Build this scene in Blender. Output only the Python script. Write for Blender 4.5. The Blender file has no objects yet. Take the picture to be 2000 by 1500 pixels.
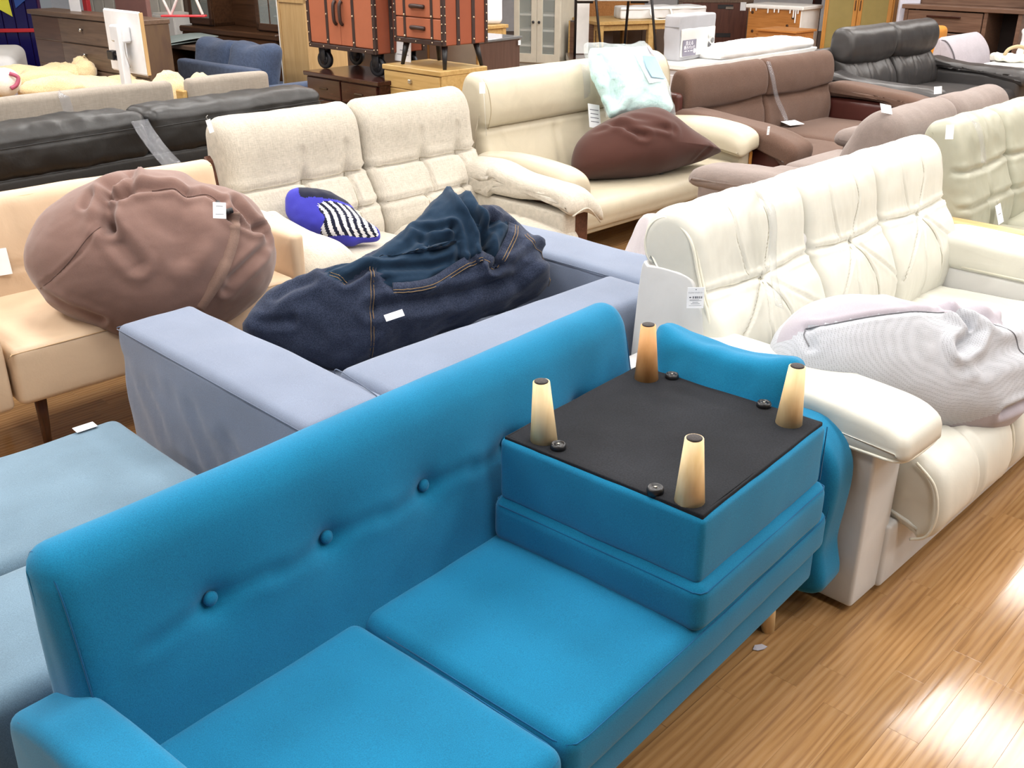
import bpy, math, random
import numpy as np
from mathutils import noise as mnoise, Vector
R=math.radians
SC=bpy.context.scene
COL=SC.collection
# ---------------------------------------------------------------- camera, world, exposure, lights
cam=bpy.data.cameras.new('camera'); camo=bpy.data.objects.new('camera',cam); COL.objects.link(camo)
cam.sensor_width=36; cam.lens=36*1950/2000; cam.clip_start=.05; cam.clip_end=100
camo.location=(0,0,1.6); camo.rotation_euler=(R(90-24.4),0,0)
SC.camera=camo
wd=bpy.data.worlds.new('world'); SC.world=wd; wd.use_nodes=True
wd.node_tree.nodes['Background'].inputs[0].default_value=(.93,.97,1,1)
wd.node_tree.nodes['Background'].inputs[1].default_value=.22
vs=SC.view_settings; vs.view_transform='Standard'; vs.look='None'; vs.gamma=1; vs.use_curve_mapping=False
vs.exposure=-.05
LIGHT_W=25.0      # watts of one ceiling fixture
PANEL_E=7.0       # glow of its visible diffuser
def area(loc,sx,sy,w,rz):
    l=bpy.data.lights.new('tube_light','AREA'); l.shape='RECTANGLE'; l.size=sx; l.size_y=sy; l.energy=w; l.color=(.97,.985,1)
    o=bpy.data.objects.new('tube_light',l); COL.objects.link(o); o.location=loc; o.rotation_euler=(0,0,rz); o['kind']='helper'
    return o
# ---------------------------------------------------------------- materials
def lin(h):
    h=h.lstrip('#'); c=[int(h[i:i+2],16)/255 for i in (0,2,4)]
    return tuple((x/12.92 if x<=.04045 else ((x+.055)/1.055)**2.4) for x in c)+(1,)
MATS={}
def _mat(name):
    m=bpy.data.materials.new(name); m.use_nodes=True; nt=m.node_tree
    return m,nt,nt.nodes['Principled BSDF'],lambda t:nt.nodes.new(t),nt.links.new
def _coords(nt,N,L,scale=(1,1,1),rot=(0,0,0),rnd=False):
    tc=N('ShaderNodeTexCoord'); mp=N('ShaderNodeMapping'); mp.inputs['Scale'].default_value=scale; mp.inputs['Rotation'].default_value=rot
    if rnd:
        oi=N('ShaderNodeObjectInfo'); ad=N('ShaderNodeVectorMath'); ad.operation='MULTIPLY_ADD'
        L(oi.outputs['Random'],ad.inputs[0]); ad.inputs[1].default_value=(17,9,5); L(tc.outputs['Object'],ad.inputs[2]); L(ad.outputs[0],mp.inputs[0])
    else: L(tc.outputs['Object'],mp.inputs[0])
    return mp.outputs[0]
def _ramp(N,L,fac,stops):
    r=N('ShaderNodeValToRGB'); e=r.color_ramp.elements
    while len(e)<len(stops): e.new(.5)
    for i,(p,c) in enumerate(stops): e[i].position=p; e[i].color=c
    L(fac,r.inputs[0]); return r.outputs[0]
def sh(c,k): return tuple(min(1,x*k) for x in c[:3])+(1,)
def plain(name,h,rough=.5,metal=0,spec=.5,coat=0):
    if name in MATS: return MATS[name]
    m,nt,b,N,L=_mat(name); c=lin(h)
    v=_coords(nt,N,L); n=N('ShaderNodeTexNoise'); n.inputs['Scale'].default_value=9; n.inputs['Detail'].default_value=3; L(v,n.inputs[0])
    L(_ramp(N,L,n.outputs[0],[(.3,sh(c,.94)),(.7,sh(c,1.04))]),b.inputs['Base Color'])
    b.inputs['Roughness'].default_value=rough; b.inputs['Metallic'].default_value=metal; b.inputs['Specular IOR Level'].default_value=spec; b.inputs['Coat Weight'].default_value=coat
    MATS[name]=m; return m
def fabric(name,h,scale=420,var=.12,bump=.25,tweed=0,blot=.06,sheen=.15,h2=None):
    if name in MATS: return MATS[name]
    m,nt,b,N,L=_mat(name); c=lin(h)
    v=_coords(nt,N,L)
    n=N('ShaderNodeTexNoise'); n.inputs['Scale'].default_value=scale; n.inputs['Detail'].default_value=2; L(v,n.inputs[0])
    big=N('ShaderNodeTexNoise'); big.inputs['Scale'].default_value=5; big.inputs['Detail'].default_value=4; L(v,big.inputs[0])
    h_=n.outputs[0]
    if tweed:
        va=_coords(nt,N,L,(tweed*.12,tweed,tweed)); n1=N('ShaderNodeTexNoise'); n1.inputs['Scale'].default_value=1; n1.inputs['Detail'].default_value=1; L(va,n1.inputs[0])
        vb=_coords(nt,N,L,(tweed,tweed*.12,tweed*.12)); n2=N('ShaderNodeTexNoise'); n2.inputs['Scale'].default_value=1; n2.inputs['Detail'].default_value=1; L(vb,n2.inputs[0])
        mx=N('ShaderNodeMath'); mx.operation='MULTIPLY_ADD'; L(n1.outputs[0],mx.inputs[0]); mx.inputs[1].default_value=.5
        hf=N('ShaderNodeMath'); hf.operation='MULTIPLY'; L(n2.outputs[0],hf.inputs[0]); hf.inputs[1].default_value=.5; L(hf.outputs[0],mx.inputs[2])
        h_=mx.outputs[0]
    col=_ramp(N,L,h_,[(.32,sh(c,1-var)),(.68,lin(h2) if h2 else sh(c,1+var*.6))])
    mix=N('ShaderNodeMix'); mix.data_type='RGBA'; mix.blend_type='MULTIPLY'; mix.inputs[0].default_value=1
    L(col,mix.inputs[6]); L(_ramp(N,L,big.outputs[0],[(.3,(1-blot*2,)*3+(1,)),(.7,(1,1,1,1))]),mix.inputs[7]); L(mix.outputs[2],b.inputs['Base Color'])
    b.inputs['Roughness'].default_value=.9; b.inputs['Specular IOR Level'].default_value=.15
    b.inputs['Sheen Weight'].default_value=sheen; b.inputs['Sheen Roughness'].default_value=.5
    bp=N('ShaderNodeBump'); bp.inputs['Strength'].default_value=bump; bp.inputs['Distance'].default_value=.0012; L(h_,bp.inputs['Height']); L(bp.outputs[0],b.inputs['Normal'])
    MATS[name]=m; return m
def leather(name,h,rough=.42,scale=210,bump=.18,spec=.5,wr=.25):
    if name in MATS: return MATS[name]
    m,nt,b,N,L=_mat(name); c=lin(h)
    v=_coords(nt,N,L)
    vo=N('ShaderNodeTexVoronoi'); vo.inputs['Scale'].default_value=scale; L(v,vo.inputs[0])
    n=N('ShaderNodeTexNoise'); n.inputs['Scale'].default_value=6; n.inputs['Detail'].default_value=5; n.inputs['Distortion'].default_value=1.2; L(v,n.inputs[0])
    L(_ramp(N,L,n.outputs[0],[(.3,sh(c,.93)),(.7,sh(c,1.03))]),b.inputs['Base Color'])
    b.inputs['Roughness'].default_value=rough; b.inputs['Specular IOR Level'].default_value=spec
    b1=N('ShaderNodeBump'); b1.inputs['Strength'].default_value=bump; b1.inputs['Distance'].default_value=.0008; L(vo.outputs[0],b1.inputs['Height'])
    b2=N('ShaderNodeBump'); b2.inputs['Strength'].default_value=wr; b2.inputs['Distance'].default_value=.012; L(n.outputs[0],b2.inputs['Height']); L(b1.outputs[0],b2.inputs['Normal']); L(b2.outputs[0],b.inputs['Normal'])
    MATS[name]=m; return m
def wood(name,h,h2,rough=.45,axis='x',s=3.0,rnd=False,bump=.05,spec=.4,k=14):
    if name in MATS: return MATS[name]
    m,nt,b,N,L=_mat(name)
    sc={'x':(s,s*k,s*k),'y':(s*k,s,s*k),'z':(s*k,s*k,s)}[axis]
    v=_coords(nt,N,L,sc,rnd=rnd)
    n=N('ShaderNodeTexNoise'); n.inputs['Scale'].default_value=1; n.inputs['Detail'].default_value=5; n.inputs['Distortion'].default_value=.7; L(v,n.inputs[0])
    L(_ramp(N,L,n.outputs[0],[(.3,lin(h2)),(.62,lin(h))]),b.inputs['Base Color'])
    b.inputs['Roughness'].default_value=rough; b.inputs['Specular IOR Level'].default_value=spec
    bp=N('ShaderNodeBump'); bp.inputs['Strength'].default_value=bump; bp.inputs['Distance'].default_value=.002; L(n.outputs[0],bp.inputs['Height']); L(bp.outputs[0],b.inputs['Normal'])
    MATS[name]=m; return m
def film(name,h='ffffff',alpha=.3,rough=.12):
    if name in MATS: return MATS[name]
    m,nt,b,N,L=_mat(name)
    v=_coords(nt,N,L); n=N('ShaderNodeTexNoise'); n.inputs['Scale'].default_value=38; n.inputs['Detail'].default_value=3; n.inputs['Distortion'].default_value=1.5; L(v,n.inputs[0])
    bp=N('ShaderNodeBump'); bp.inputs['Strength'].default_value=.5; bp.inputs['Distance'].default_value=.006; L(n.outputs[0],bp.inputs['Height']); L(bp.outputs[0],b.inputs['Normal'])
    b.inputs['Base Color'].default_value=lin(h); b.inputs['Roughness'].default_value=rough; b.inputs['Alpha'].default_value=alpha; b.inputs['Specular IOR Level'].default_value=.8
    MATS[name]=m; return m
def glass(name,h='cdd6d2',alpha=.25):
    if name in MATS: return MATS[name]
    m,nt,b,N,L=_mat(name)
    b.inputs['Base Color'].default_value=lin(h); b.inputs['Roughness'].default_value=.05; b.inputs['Alpha'].default_value=alpha
    MATS[name]=m; return m
def glow(name,h,e):
    m,nt,b,N,L=_mat(name); b.inputs['Emission Color'].default_value=lin(h); b.inputs['Emission Strength'].default_value=e; b.inputs['Base Color'].default_value=lin(h)
    return m
# ---------------------------------------------------------------- mesh building
class MB:
    def __init__(s): s.V=[]; s.Fc=[]; s.n=0
    def add(s,V,Fc):
        V=np.asarray(V,float); s.V.append(V); o=s.n; s.Fc+= [tuple(i+o for i in f) for f in Fc]; s.n+=len(V); return s
    def get(s): return np.concatenate(s.V),s.Fc
def mesh_data(name,V,Fc,mat,smooth=True):
    me=bpy.data.meshes.new(name); V=np.asarray(V,float)
    me.from_pydata(V.tolist(),[],Fc); me.materials.append(mat)
    me.polygons.foreach_set('use_smooth',[bool(smooth)]*len(Fc)); me.update()
    return me
FIT={}      # overall size and lowering of a sofa whose parts are drawn at a common size
def part(name,VF,mat,parent=None,smooth=True,label=None,kind=None,fix=True):
    V,Fc=VF.get() if isinstance(VF,MB) else VF
    top=parent
    while top is not None and top.parent is not None: top=top.parent
    if top is not None and top.name in FIT:
        k,dz=FIT[top.name]; V=np.array(V,float)*k; V[:,2]=np.maximum(V[:,2]-dz,.0)
    me=mesh_data(name,V,Fc,mat,smooth)
    if fix:
        import bmesh; bm=bmesh.new(); bm.from_mesh(me); bmesh.ops.recalc_face_normals(bm,faces=bm.faces); bm.to_mesh(me); bm.free()
    o=bpy.data.objects.new(name,me); COL.objects.link(o)
    if parent is not None: o.parent=parent
    if label: o['label']=label
    if kind: o['kind']=kind
    return o
def thing(name,label,cat,loc=(0,0,0),az=0,group=None,rot=None):
    o=bpy.data.objects.new(name,None); COL.objects.link(o); o.empty_display_size=.05
    o.location=loc; o.rotation_euler=rot if rot else (0,0,R(az)); o['label']=label; o['category']=cat
    if group: o['group']=group
    return o
def fit(o,k): FIT[o.name]=(k,1.6*(k-1))
def tag(o,label,cat,group=None):
    o['label']=label; o['category']=cat
    if group: o['group']=group
    return o
def place(o,loc,az=0,rot=None): o.location=loc; o.rotation_euler=rot if rot else (0,0,R(az)); return o
def cbox(x0,x1,y0,y1,z0,z1,c=.003):
    lo=np.array([x0,y0,z0],float); hi=np.array([x1,y1,z1],float); c=min(c,.45*min(hi-lo))
    V=[];idx={}
    for sx in (0,1):
        for sy in (0,1):
            for sz in (0,1):
                s=(sx,sy,sz); p=[hi[i] if s[i] else lo[i] for i in range(3)]
                for ax in range(3):
                    q=[p[i] if i==ax else p[i]+(-c if s[i] else c) for i in range(3)]
                    idx[s+(ax,)]=len(V); V.append(q)
    Fc=[]
    for ax in range(3):
        a,b=[i for i in range(3) if i!=ax]
        for s in (0,1):
            f=[]
            for (u,v) in ((0,0),(1,0),(1,1),(0,1)):
                k=[0,0,0]; k[ax]=s;k[a]=u;k[b]=v; f.append(idx[tuple(k)+(ax,)])
            Fc.append(tuple(f))
        for u in (0,1):
            for v in (0,1):
                k0=[0,0,0];k1=[0,0,0]
                k0[a]=u;k0[b]=v;k1[a]=u;k1[b]=v;k0[ax]=0;k1[ax]=1
                Fc.append((idx[tuple(k0)+(a,)],idx[tuple(k1)+(a,)],idx[tuple(k1)+(b,)],idx[tuple(k0)+(b,)]))
    for sx in (0,1):
        for sy in (0,1):
            for sz in (0,1): Fc.append(tuple(idx[(sx,sy,sz,k)] for k in range(3)))
    return np.array(V),Fc
def boxes(lst,c=.003):
    m=MB()
    for b in lst: m.add(*cbox(*b,c=c))
    return m
def _ax(h,r,seg,div):
    r=min(r,h*.98)
    e=-h+r*(1-np.cos(np.linspace(0,math.pi/2,seg+1)))*1.0
    e=-h+r*np.tan(np.linspace(0,math.pi/4,seg+1))
    mid=np.linspace(-h+r,h-r,div+1)
    return np.concatenate([e[:-1],mid,-e[:-1][::-1]])
def rbox(x0,x1,y0,y1,z0,z1,r=.03,seg=4,div=(8,8,3),puff=(0,0,0)):
    h=np.array([x1-x0,y1-y0,z1-z0])/2; c0=np.array([x1+x0,y1+y0,z1+z0])/2; r=min(r,h.min()*.98)
    A=[_ax(h[i],r,seg,max(1,div[i])) for i in range(3)]; n=[len(a) for a in A]
    idx={};V=[]
    def vid(i,j,k):
        t=(i,j,k)
        if t not in idx: idx[t]=len(V); V.append((A[0][i],A[1][j],A[2][k]))
        return idx[t]
    Fc=[]
    for ax in range(3):
        a,b=[i for i in range(3) if i!=ax]
        for e in (0,n[ax]-1):
            for i in range(n[a]-1):
                for j in range(n[b]-1):
                    f=[]
                    for (u,v) in ((0,0),(1,0),(1,1),(0,1)):
                        k=[0,0,0];k[ax]=e;k[a]=i+u;k[b]=j+v; f.append(vid(*k))
                    if (ax==1)!=(e==0): f=f[::-1]
                    Fc.append(tuple(f))
    V=np.array(V); core=np.clip(V,-(h-r),h-r); d=V-core; L=np.linalg.norm(d,axis=1,keepdims=True)
    V=np.where(L>1e-9,core+d/np.maximum(L,1e-9)*r,V)
    q=V/h; w=lambda i:np.clip(1-q[:,i]**2,0,1)
    V2=V.copy()
    V2[:,0]+=puff[0]*q[:,0]*w(1)*w(2); V2[:,1]+=puff[1]*q[:,1]*w(0)*w(2); V2[:,2]+=puff[2]*q[:,2]*w(0)*w(1)
    return V2+c0,Fc
def normals(V,Fc):
    N=np.zeros_like(V)
    q=np.array([f if len(f)==4 else (f[0],f[1],f[2],f[2]) for f in Fc if len(f)<=4])
    n=np.cross(V[q[:,2]]-V[q[:,0]],V[q[:,3]]-V[q[:,1]])
    t=q[:,2]==q[:,3]; n[t]=np.cross(V[q[t,1]]-V[q[t,0]],V[q[t,2]]-V[q[t,0]])
    for k in range(4): np.add.at(N,q[:,k],n)
    return N/np.maximum(np.linalg.norm(N,axis=1,keepdims=True),1e-12)
def pdist(P,line):
    line=np.asarray(line,float); D=np.full(len(P),1e9)
    if len(line)==1: return np.linalg.norm(P-line[0],axis=1)
    for a,b in zip(line[:-1],line[1:]):
        ab=b-a; t=np.clip(((P-a)@ab)/max(ab@ab,1e-12),0,1); D=np.minimum(D,np.linalg.norm(P-a-t[:,None]*ab,axis=1))
    return D
def crease(V,Fc,lines,axes=(0,2),face=None,N=None):
    """push the surface in along polylines (a seam, a button, a fold); each line: (pts, width, depth[, ridge])"""
    if N is None: N=normals(V,Fc)
    P=V[:,list(axes)]; disp=np.zeros(len(V)); m=np.ones(len(V))
    if face is not None: m=np.clip((N@np.array(face,float)-.1)/.3,0,1)
    for ln in lines:
        pts,wd,dp=ln[:3]; rg_=ln[3] if len(ln)>3 else 0
        d=pdist(P,pts); disp-=dp*np.exp(-(d/wd)**2)
        if rg_: disp+=rg_*np.exp(-((d-2*wd)/wd)**2)
    return V+N*(disp*m)[:,None]
def wrinkle(V,Fc,amp,scale,seed=0,stretch=(1,1,1),N=None):
    if N is None: N=normals(V,Fc)
    s=np.array(stretch)*scale; o=Vector((seed*3.7,seed*1.3,seed*7.1))
    d=np.array([mnoise.fractal(Vector(p*s)+o,1.0,2.0,3) for p in V])
    return V+N*(d*amp)[:,None]
def crom(P,n,closed=True):
    P=np.asarray(P,float); k=len(P); seg=k if closed else k-1
    L=[]
    for i in range(seg):
        p0,p1,p2,p3=(P[(i-1)%k],P[i],P[(i+1)%k],P[(i+2)%k]) if closed else (P[max(i-1,0)],P[i],P[i+1],P[min(i+2,k-1)])
        for t in np.linspace(0,1,14,endpoint=False):
            L.append(.5*((2*p1)+(-p0+p2)*t+(2*p0-5*p1+4*p2-p3)*t*t+(-p0+3*p1-3*p2+p3)*t**3))
    L=np.array(L+([P[0]] if closed else [P[-1]]))
    s=np.concatenate([[0],np.cumsum(np.linalg.norm(np.diff(L,axis=0),axis=1))])
    q=np.linspace(0,s[-1],n+(1 if closed else 0))
    r=np.stack([np.interp(q,s,L[:,j]) for j in range(L.shape[1])],1)
    return r[:-1] if closed else r
def sweep(prof,x0,x1,nx=40,np_=64,r=.03,smooth=True,axis=0,rend=None):
    """closed profile in the two other axes, swept along one axis, ends rounded by r"""
    P=crom(prof,np_) if smooth else np.asarray(prof,float)
    T=np.roll(P,-1,0)-np.roll(P,1,0); T/=np.linalg.norm(T,axis=1,keepdims=True); Nn=np.stack([T[:,1],-T[:,0]],1)
    c=P.mean(0)
    if ((P-c)*Nn).sum()<0: Nn=-Nn
    m=5; e=r*(1-np.cos(np.linspace(0,math.pi/2,m+1)))
    xs=np.concatenate([x0+e,np.linspace(x0+r,x1-r,nx)[1:-1],(x1-e)[::-1]])
    ins=np.concatenate([r-np.sqrt(np.maximum(r*r-(r-e)**2,0)),np.zeros(nx-2),(r-np.sqrt(np.maximum(r*r-(r-e)**2,0)))[::-1]])
    V=[];Fc=[];k=len(P)
    for x,i in zip(xs,ins):
        Q=P-Nn*i
        V.append(np.insert(Q,axis,x,axis=1))
    for a in range(len(xs)-1):
        for j in range(k): Fc.append((a*k+j,a*k+(j+1)%k,(a+1)*k+(j+1)%k,(a+1)*k+j))
    V=np.concatenate(V); n=len(V)
    # ends: shrink rings to the centre
    for first,base in ((True,0),(False,(len(xs)-1)*k)):
        ring=V[base:base+k]; cc=ring.mean(0); prev=list(range(base,base+k))
        for f in (.66,.33):
            R2=cc+(ring-cc)*f; ids=list(range(len(V),len(V)+k)); V=np.concatenate([V,R2])
            for j in range(k):
                q=(prev[j],prev[(j+1)%k],ids[(j+1)%k],ids[j]); Fc.append(q[::-1] if first else q)
            prev=ids
        V=np.concatenate([V,[cc]]); ci=len(V)-1
        for j in range(k):
            q=(prev[j],prev[(j+1)%k],ci); Fc.append(q[::-1] if first else q)
    if np.cross(P[1]-P[0],P[2]-P[1]) is not None:
        Nv=normals(V,Fc)
        if ((V-V.mean(0))*Nv).sum()<0: Fc=[f[::-1] for f in Fc]
    return V,Fc
def tube(path,r,n=8,closed=False,smooth_n=None,rr=None):
    P=np.asarray(path,float)
    if smooth_n: P=crom(P,smooth_n,closed)
    k=len(P); T=(np.roll(P,-1,0)-np.roll(P,1,0)) if closed else np.gradient(P,axis=0)
    T/=np.maximum(np.linalg.norm(T,axis=1,keepdims=True),1e-9)
    V=[];Fc=[]; up=np.array([0,0,1.]); 
    if abs(T[0]@up)>.9: up=np.array([1.,0,0])
    a=np.cross(T[0],up)
    for i in range(k):
        a=a-T[i]*(a@T[i]); a/=max(np.linalg.norm(a),1e-9); b=np.cross(T[i],a); q=(rr[i] if rr is not None else r)
        for j in range(n):
            t=2*math.pi*j/n; V.append(P[i]+q*(math.cos(t)*a+math.sin(t)*b))
    for i in range(k if closed else k-1):
        for j in range(n): Fc.append((i*n+j,i*n+(j+1)%n,((i+1)%k)*n+(j+1)%n,((i+1)%k)*n+j))
    if not closed: Fc+= [tuple(range(n))[::-1],tuple((k-1)*n+j for j in range(n))]
    return np.array(V),Fc
def lathe(prof,n=20,loc=(0,0,0),axis=(0,0,1)):
    V=[];Fc=[];k=len(prof); z=Vector(axis).normalized(); q=z.to_track_quat('Z','Y').to_matrix(); M=np.array(q)
    for (r,h) in prof:
        for j in range(n):
            t=2*math.pi*j/n; V.append((r*math.cos(t),r*math.sin(t),h))
    for i in range(k-1):
        for j in range(n): Fc.append((i*n+j,i*n+(j+1)%n,(i+1)*n+(j+1)%n,(i+1)*n+j))
    Fc+=[tuple(range(n))[::-1],tuple((k-1)*n+j for j in range(n))]
    return np.array(V)@M.T+np.array(loc),Fc
def seg(a,b,r0,r1=None,n=10):
    a=np.array(a,float);b=np.array(b,float); d=b-a
    return lathe([(r0,0),(r1 if r1 is not None else r0,np.linalg.norm(d))],n,a,d)
def inpoly(P,poly):
    poly=np.asarray(poly,float); x,y=P[:,0],P[:,1]; r=np.zeros(len(P),bool); j=len(poly)-1
    for i in range(len(poly)):
        xi,yi=poly[i];xj,yj=poly[j]
        c=((yi>y)!=(yj>y))&(x<(xj-xi)*(y-yi)/(yj-yi+1e-12)+xi); r^=c; j=i
    return r
def inflate(outline,Df,Db,na=150,nr=40,pw=2.0,q=.5,lines=(),wr=None,ctr=None,sharp=False):
    """a stuffed shape: closed outline in its own plane, domed to the front and the back; returns V(s,t,h),F,nfront"""
    O=crom(outline,na) if not sharp else np.asarray(outline,float); na=len(O)
    c=O.mean(0) if ctr is None else np.array(ctr)
    rs=np.sin(np.linspace(0,math.pi/2,nr+1))[1:]
    V=[];Fc=[]
    V.append([*c,Df])
    for r in rs:
        h=max(0,1-r**pw)**q
        V+= [[*(c+(o-c)*r),Df*h] for o in O]
    for j in range(na): Fc.append((0,1+j,1+(j+1)%na))
    for i in range(nr-1):
        for j in range(na): a=1+i*na; b=a+na; Fc.append((a+j,b+j,b+(j+1)%na,a+(j+1)%na))
    nf=len(Fc); rim=1+(nr-1)*na; bi=list(range(rim,rim+na))
    for r in rs[::-1][1::3]:
        h=max(0,1-r**pw)**q; s=len(V); V+= [[*(c+(o-c)*r),-Db*h] for o in O]
        for j in range(na): Fc.append((bi[j],s+j,s+(j+1)%na,bi[(j+1)%na]))
        bi=list(range(s,s+na))
    V.append([*c,-Db]); e=len(V)-1
    for j in range(na): Fc.append((bi[j],e,bi[(j+1)%na]))
    V=np.array(V)
    A=V[Fc[0][1]]-V[Fc[0][0]]; B=V[Fc[0][2]]-V[Fc[0][0]]
    if np.cross(A,B)[2]<0: Fc=[f[::-1] for f in Fc]
    if wr:
        for (amp,scl,sd,st) in wr: V=wrinkle(V,Fc,amp,scl,sd,st)
    if lines:
        rim_=np.clip(V[:,2]/(.5*Df),0,1)[:,None]; V=V+(crease(V,Fc,lines,(0,1),(0,0,1))-V)*rim_
    return V,Fc,nf
def split(V,Fc,nf,polys):
    """split off the front faces whose centre lies in each polygon"""
    C=np.array([V[list(f)].mean(0) for f in Fc]); left=np.ones(len(Fc),bool); out=[]
    front=np.arange(len(Fc))<nf
    for p in polys:
        m=inpoly(C[:,:2],p)&front&left; left&=~m; out.append(sub(V,[Fc[i] for i in np.where(m)[0]]))
    return [sub(V,[Fc[i] for i in np.where(left)[0]])]+out
def sub(V,Fs):
    u=sorted({i for f in Fs for i in f}); mp={i:k for k,i in enumerate(u)}
    return V[u],[tuple(mp[i] for i in f) for f in Fs]
def drape(V,line,n=60,off=.002,smooth=True):
    """lay a polyline (s,t) on the front of an inflated shape"""
    L=crom(line,n,False) if smooth else np.asarray(line,float); F_=V[V[:,2]>-.002]; out=[]
    for p in L:
        d=((F_[:,:2]-p)**2).sum(1); k=np.argsort(d)[:4]; w_=1/(d[k]+1e-7); out.append([p[0],p[1],(F_[k,2]*w_).sum()/w_.sum()+off])
    return np.array(out)
def surf_line(V,Fc,pts,n=40,off=.0005,face=(0,-1,.3),axes=(0,2)):
    """a line laid on the visible side of a cushion, given in two of its axes"""
    N=normals(V,Fc); S=V[N@np.array(face,float)>.12]; k=3-sum(axes); out=[]
    for p in crom(pts,n,False):
        d=((S[:,list(axes)]-p)**2).sum(1); q=np.argsort(d)[:4]; w_=1/(d[q]+1e-7); v=np.zeros(3); v[list(axes)]=p; v[k]=(S[q,k]*w_).sum()/w_.sum()+off*np.sign(face[k]); out.append(v)
    return np.array(out)
def ribbon(path,width,thick=.002,nrm=(0,0,1)):
    P=np.asarray(path,float); T=np.gradient(P,axis=0); T/=np.linalg.norm(T,axis=1,keepdims=True); nr=np.array(nrm,float); S=np.cross(T,nr); S/=np.linalg.norm(S,axis=1,keepdims=True); U=np.cross(S,T)
    V=[];Fc=[];k=len(P)
    for i in range(k):
        for a,b in ((-1,0),(1,0),(1,1),(-1,1)): V.append(P[i]+S[i]*a*width/2+U[i]*b*thick)
    for i in range(k-1):
        for j in range(4): Fc.append((i*4+j,i*4+(j+1)%4,i*4+4+(j+1)%4,i*4+4+j))
    Fc+=[(3,2,1,0),(k*4-4,k*4-3,k*4-2,k*4-1)]
    return np.array(V),Fc
def plane_thing(name,label,cat,P0,az,tilt,group=None):
    """Empty whose local x,y lie in a plane tilted back from the vertical, local z its outward normal"""
    return thing(name,label,cat,P0,0,group,rot=(R(90-tilt),0,R(az)))
def text(name,s,size,mat,parent,loc,rot,extr=.0004,align='LEFT',width=None):
    cu=bpy.data.curves.new(name,'FONT'); cu.body=s; cu.size=size; cu.extrude=extr; cu.align_x=align; cu.resolution_u=2
    tmp=bpy.data.objects.new(name,cu); COL.objects.link(tmp); dg=bpy.context.evaluated_depsgraph_get()
    me=bpy.data.meshes.new_from_object(tmp.evaluated_get(dg)); bpy.data.objects.remove(tmp); bpy.data.curves.remove(cu)
    me.materials.clear(); me.materials.append(mat)
    o=bpy.data.objects.new(name,me); COL.objects.link(o); o.parent=parent; o.location=loc; o.rotation_euler=rot; o['kind']='stuff'
    if width: o.scale=(width,1,1)
    return o
random.seed(7)

# ================================================================ THE SETTING
FL=bpy.data.objects.new('floor',None); COL.objects.link(FL); FL['kind']='structure'; FL['label']='glossy oak strip floor of the shop'
FL.rotation_euler=(0,0,R(46.5))
sub_m=plain('floor_base','6b4a2a',.5)
part('underlay',cbox(-6,24,-16,16,-.06,-.006),sub_m,FL,False)
def floor_mat():
    m,nt,b,N,L=_mat('oak_strip')
    v=_coords(nt,N,L,(3,60,1),rnd=True)
    n=N('ShaderNodeTexNoise'); n.inputs['Scale'].default_value=1; n.inputs['Detail'].default_value=4; n.inputs['Distortion'].default_value=1.6; L(v,n.inputs[0])
    v2=_coords(nt,N,L,(1.6,11,1),rnd=True)
    w_=N('ShaderNodeTexWave'); w_.wave_type='BANDS'; w_.bands_direction='Y'; w_.inputs['Scale'].default_value=1.5; w_.inputs['Distortion'].default_value=6; w_.inputs['Detail'].default_value=1.5; w_.inputs['Detail Scale'].default_value=.9; L(v2,w_.inputs[0])
    mx=N('ShaderNodeMath'); mx.operation='MULTIPLY_ADD'; L(n.outputs[0],mx.inputs[0]); mx.inputs[1].default_value=.72
    hf=N('ShaderNodeMath'); hf.operation='MULTIPLY'; hf.inputs[1].default_value=.28; L(w_.outputs[0],hf.inputs[0]); L(hf.outputs[0],mx.inputs[2])
    col=_ramp(N,L,mx.outputs[0],[(.2,lin('84613f')),(.5,lin('a17b50')),(.8,lin('ac8960'))])
    oi=N('ShaderNodeObjectInfo'); tint=_ramp(N,L,oi.outputs['Random'],[(0,(.86,.85,.84,1)),(.5,(.96,.95,.95,1)),(1,(1.07,1.07,1.07,1))])
    mix=N('ShaderNodeMix'); mix.data_type='RGBA'; mix.blend_type='MULTIPLY'; mix.inputs[0].default_value=1; L(col,mix.inputs[6]); L(tint,mix.inputs[7]); L(mix.outputs[2],b.inputs['Base Color'])
    b.inputs['Roughness'].default_value=.2; b.inputs['Specular IOR Level'].default_value=.5
    rg_=_ramp(N,L,n.outputs[0],[(.3,(.085,)*3+(1,)),(.7,(.15,)*3+(1,))]); L(rg_,b.inputs['Roughness'])
    bp=N('ShaderNodeBump'); bp.inputs['Strength'].default_value=.06; bp.inputs['Distance'].default_value=.0015; L(mx.outputs[0],bp.inputs['Height']); L(bp.outputs[0],b.inputs['Normal'])
    return m
oak=floor_mat()
PW=.0705
plank_meshes={}
def plank_mesh(Lq):
    k=round(Lq,2)
    if k not in plank_meshes: plank_meshes[k]=mesh_data('plank',*cbox(.0001,k-.0001,.0001,PW-.0001,-.006,0,.0003),oak,False)
    return plank_meshes[k]
rest=MB(); npl=0; rp=random.Random(3)
ca,sa=math.cos(R(46.5)),math.sin(R(46.5))
def seen_floor(x,y):   # the stretches of bare floor a visitor sees
    wx,wy=x*ca-y*sa,x*sa+y*ca
    if wy>.6 and wx>.1 and wy<3.6 and wx<2.3 and (wx-.218)*.755-(wy-1.418)*.656>-.12 and (wx-.95)*.707-(wy-2.1)*.707>-.16: return True
    return -2.3<wx<-1.0 and 2.3<wy<3.5
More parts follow.
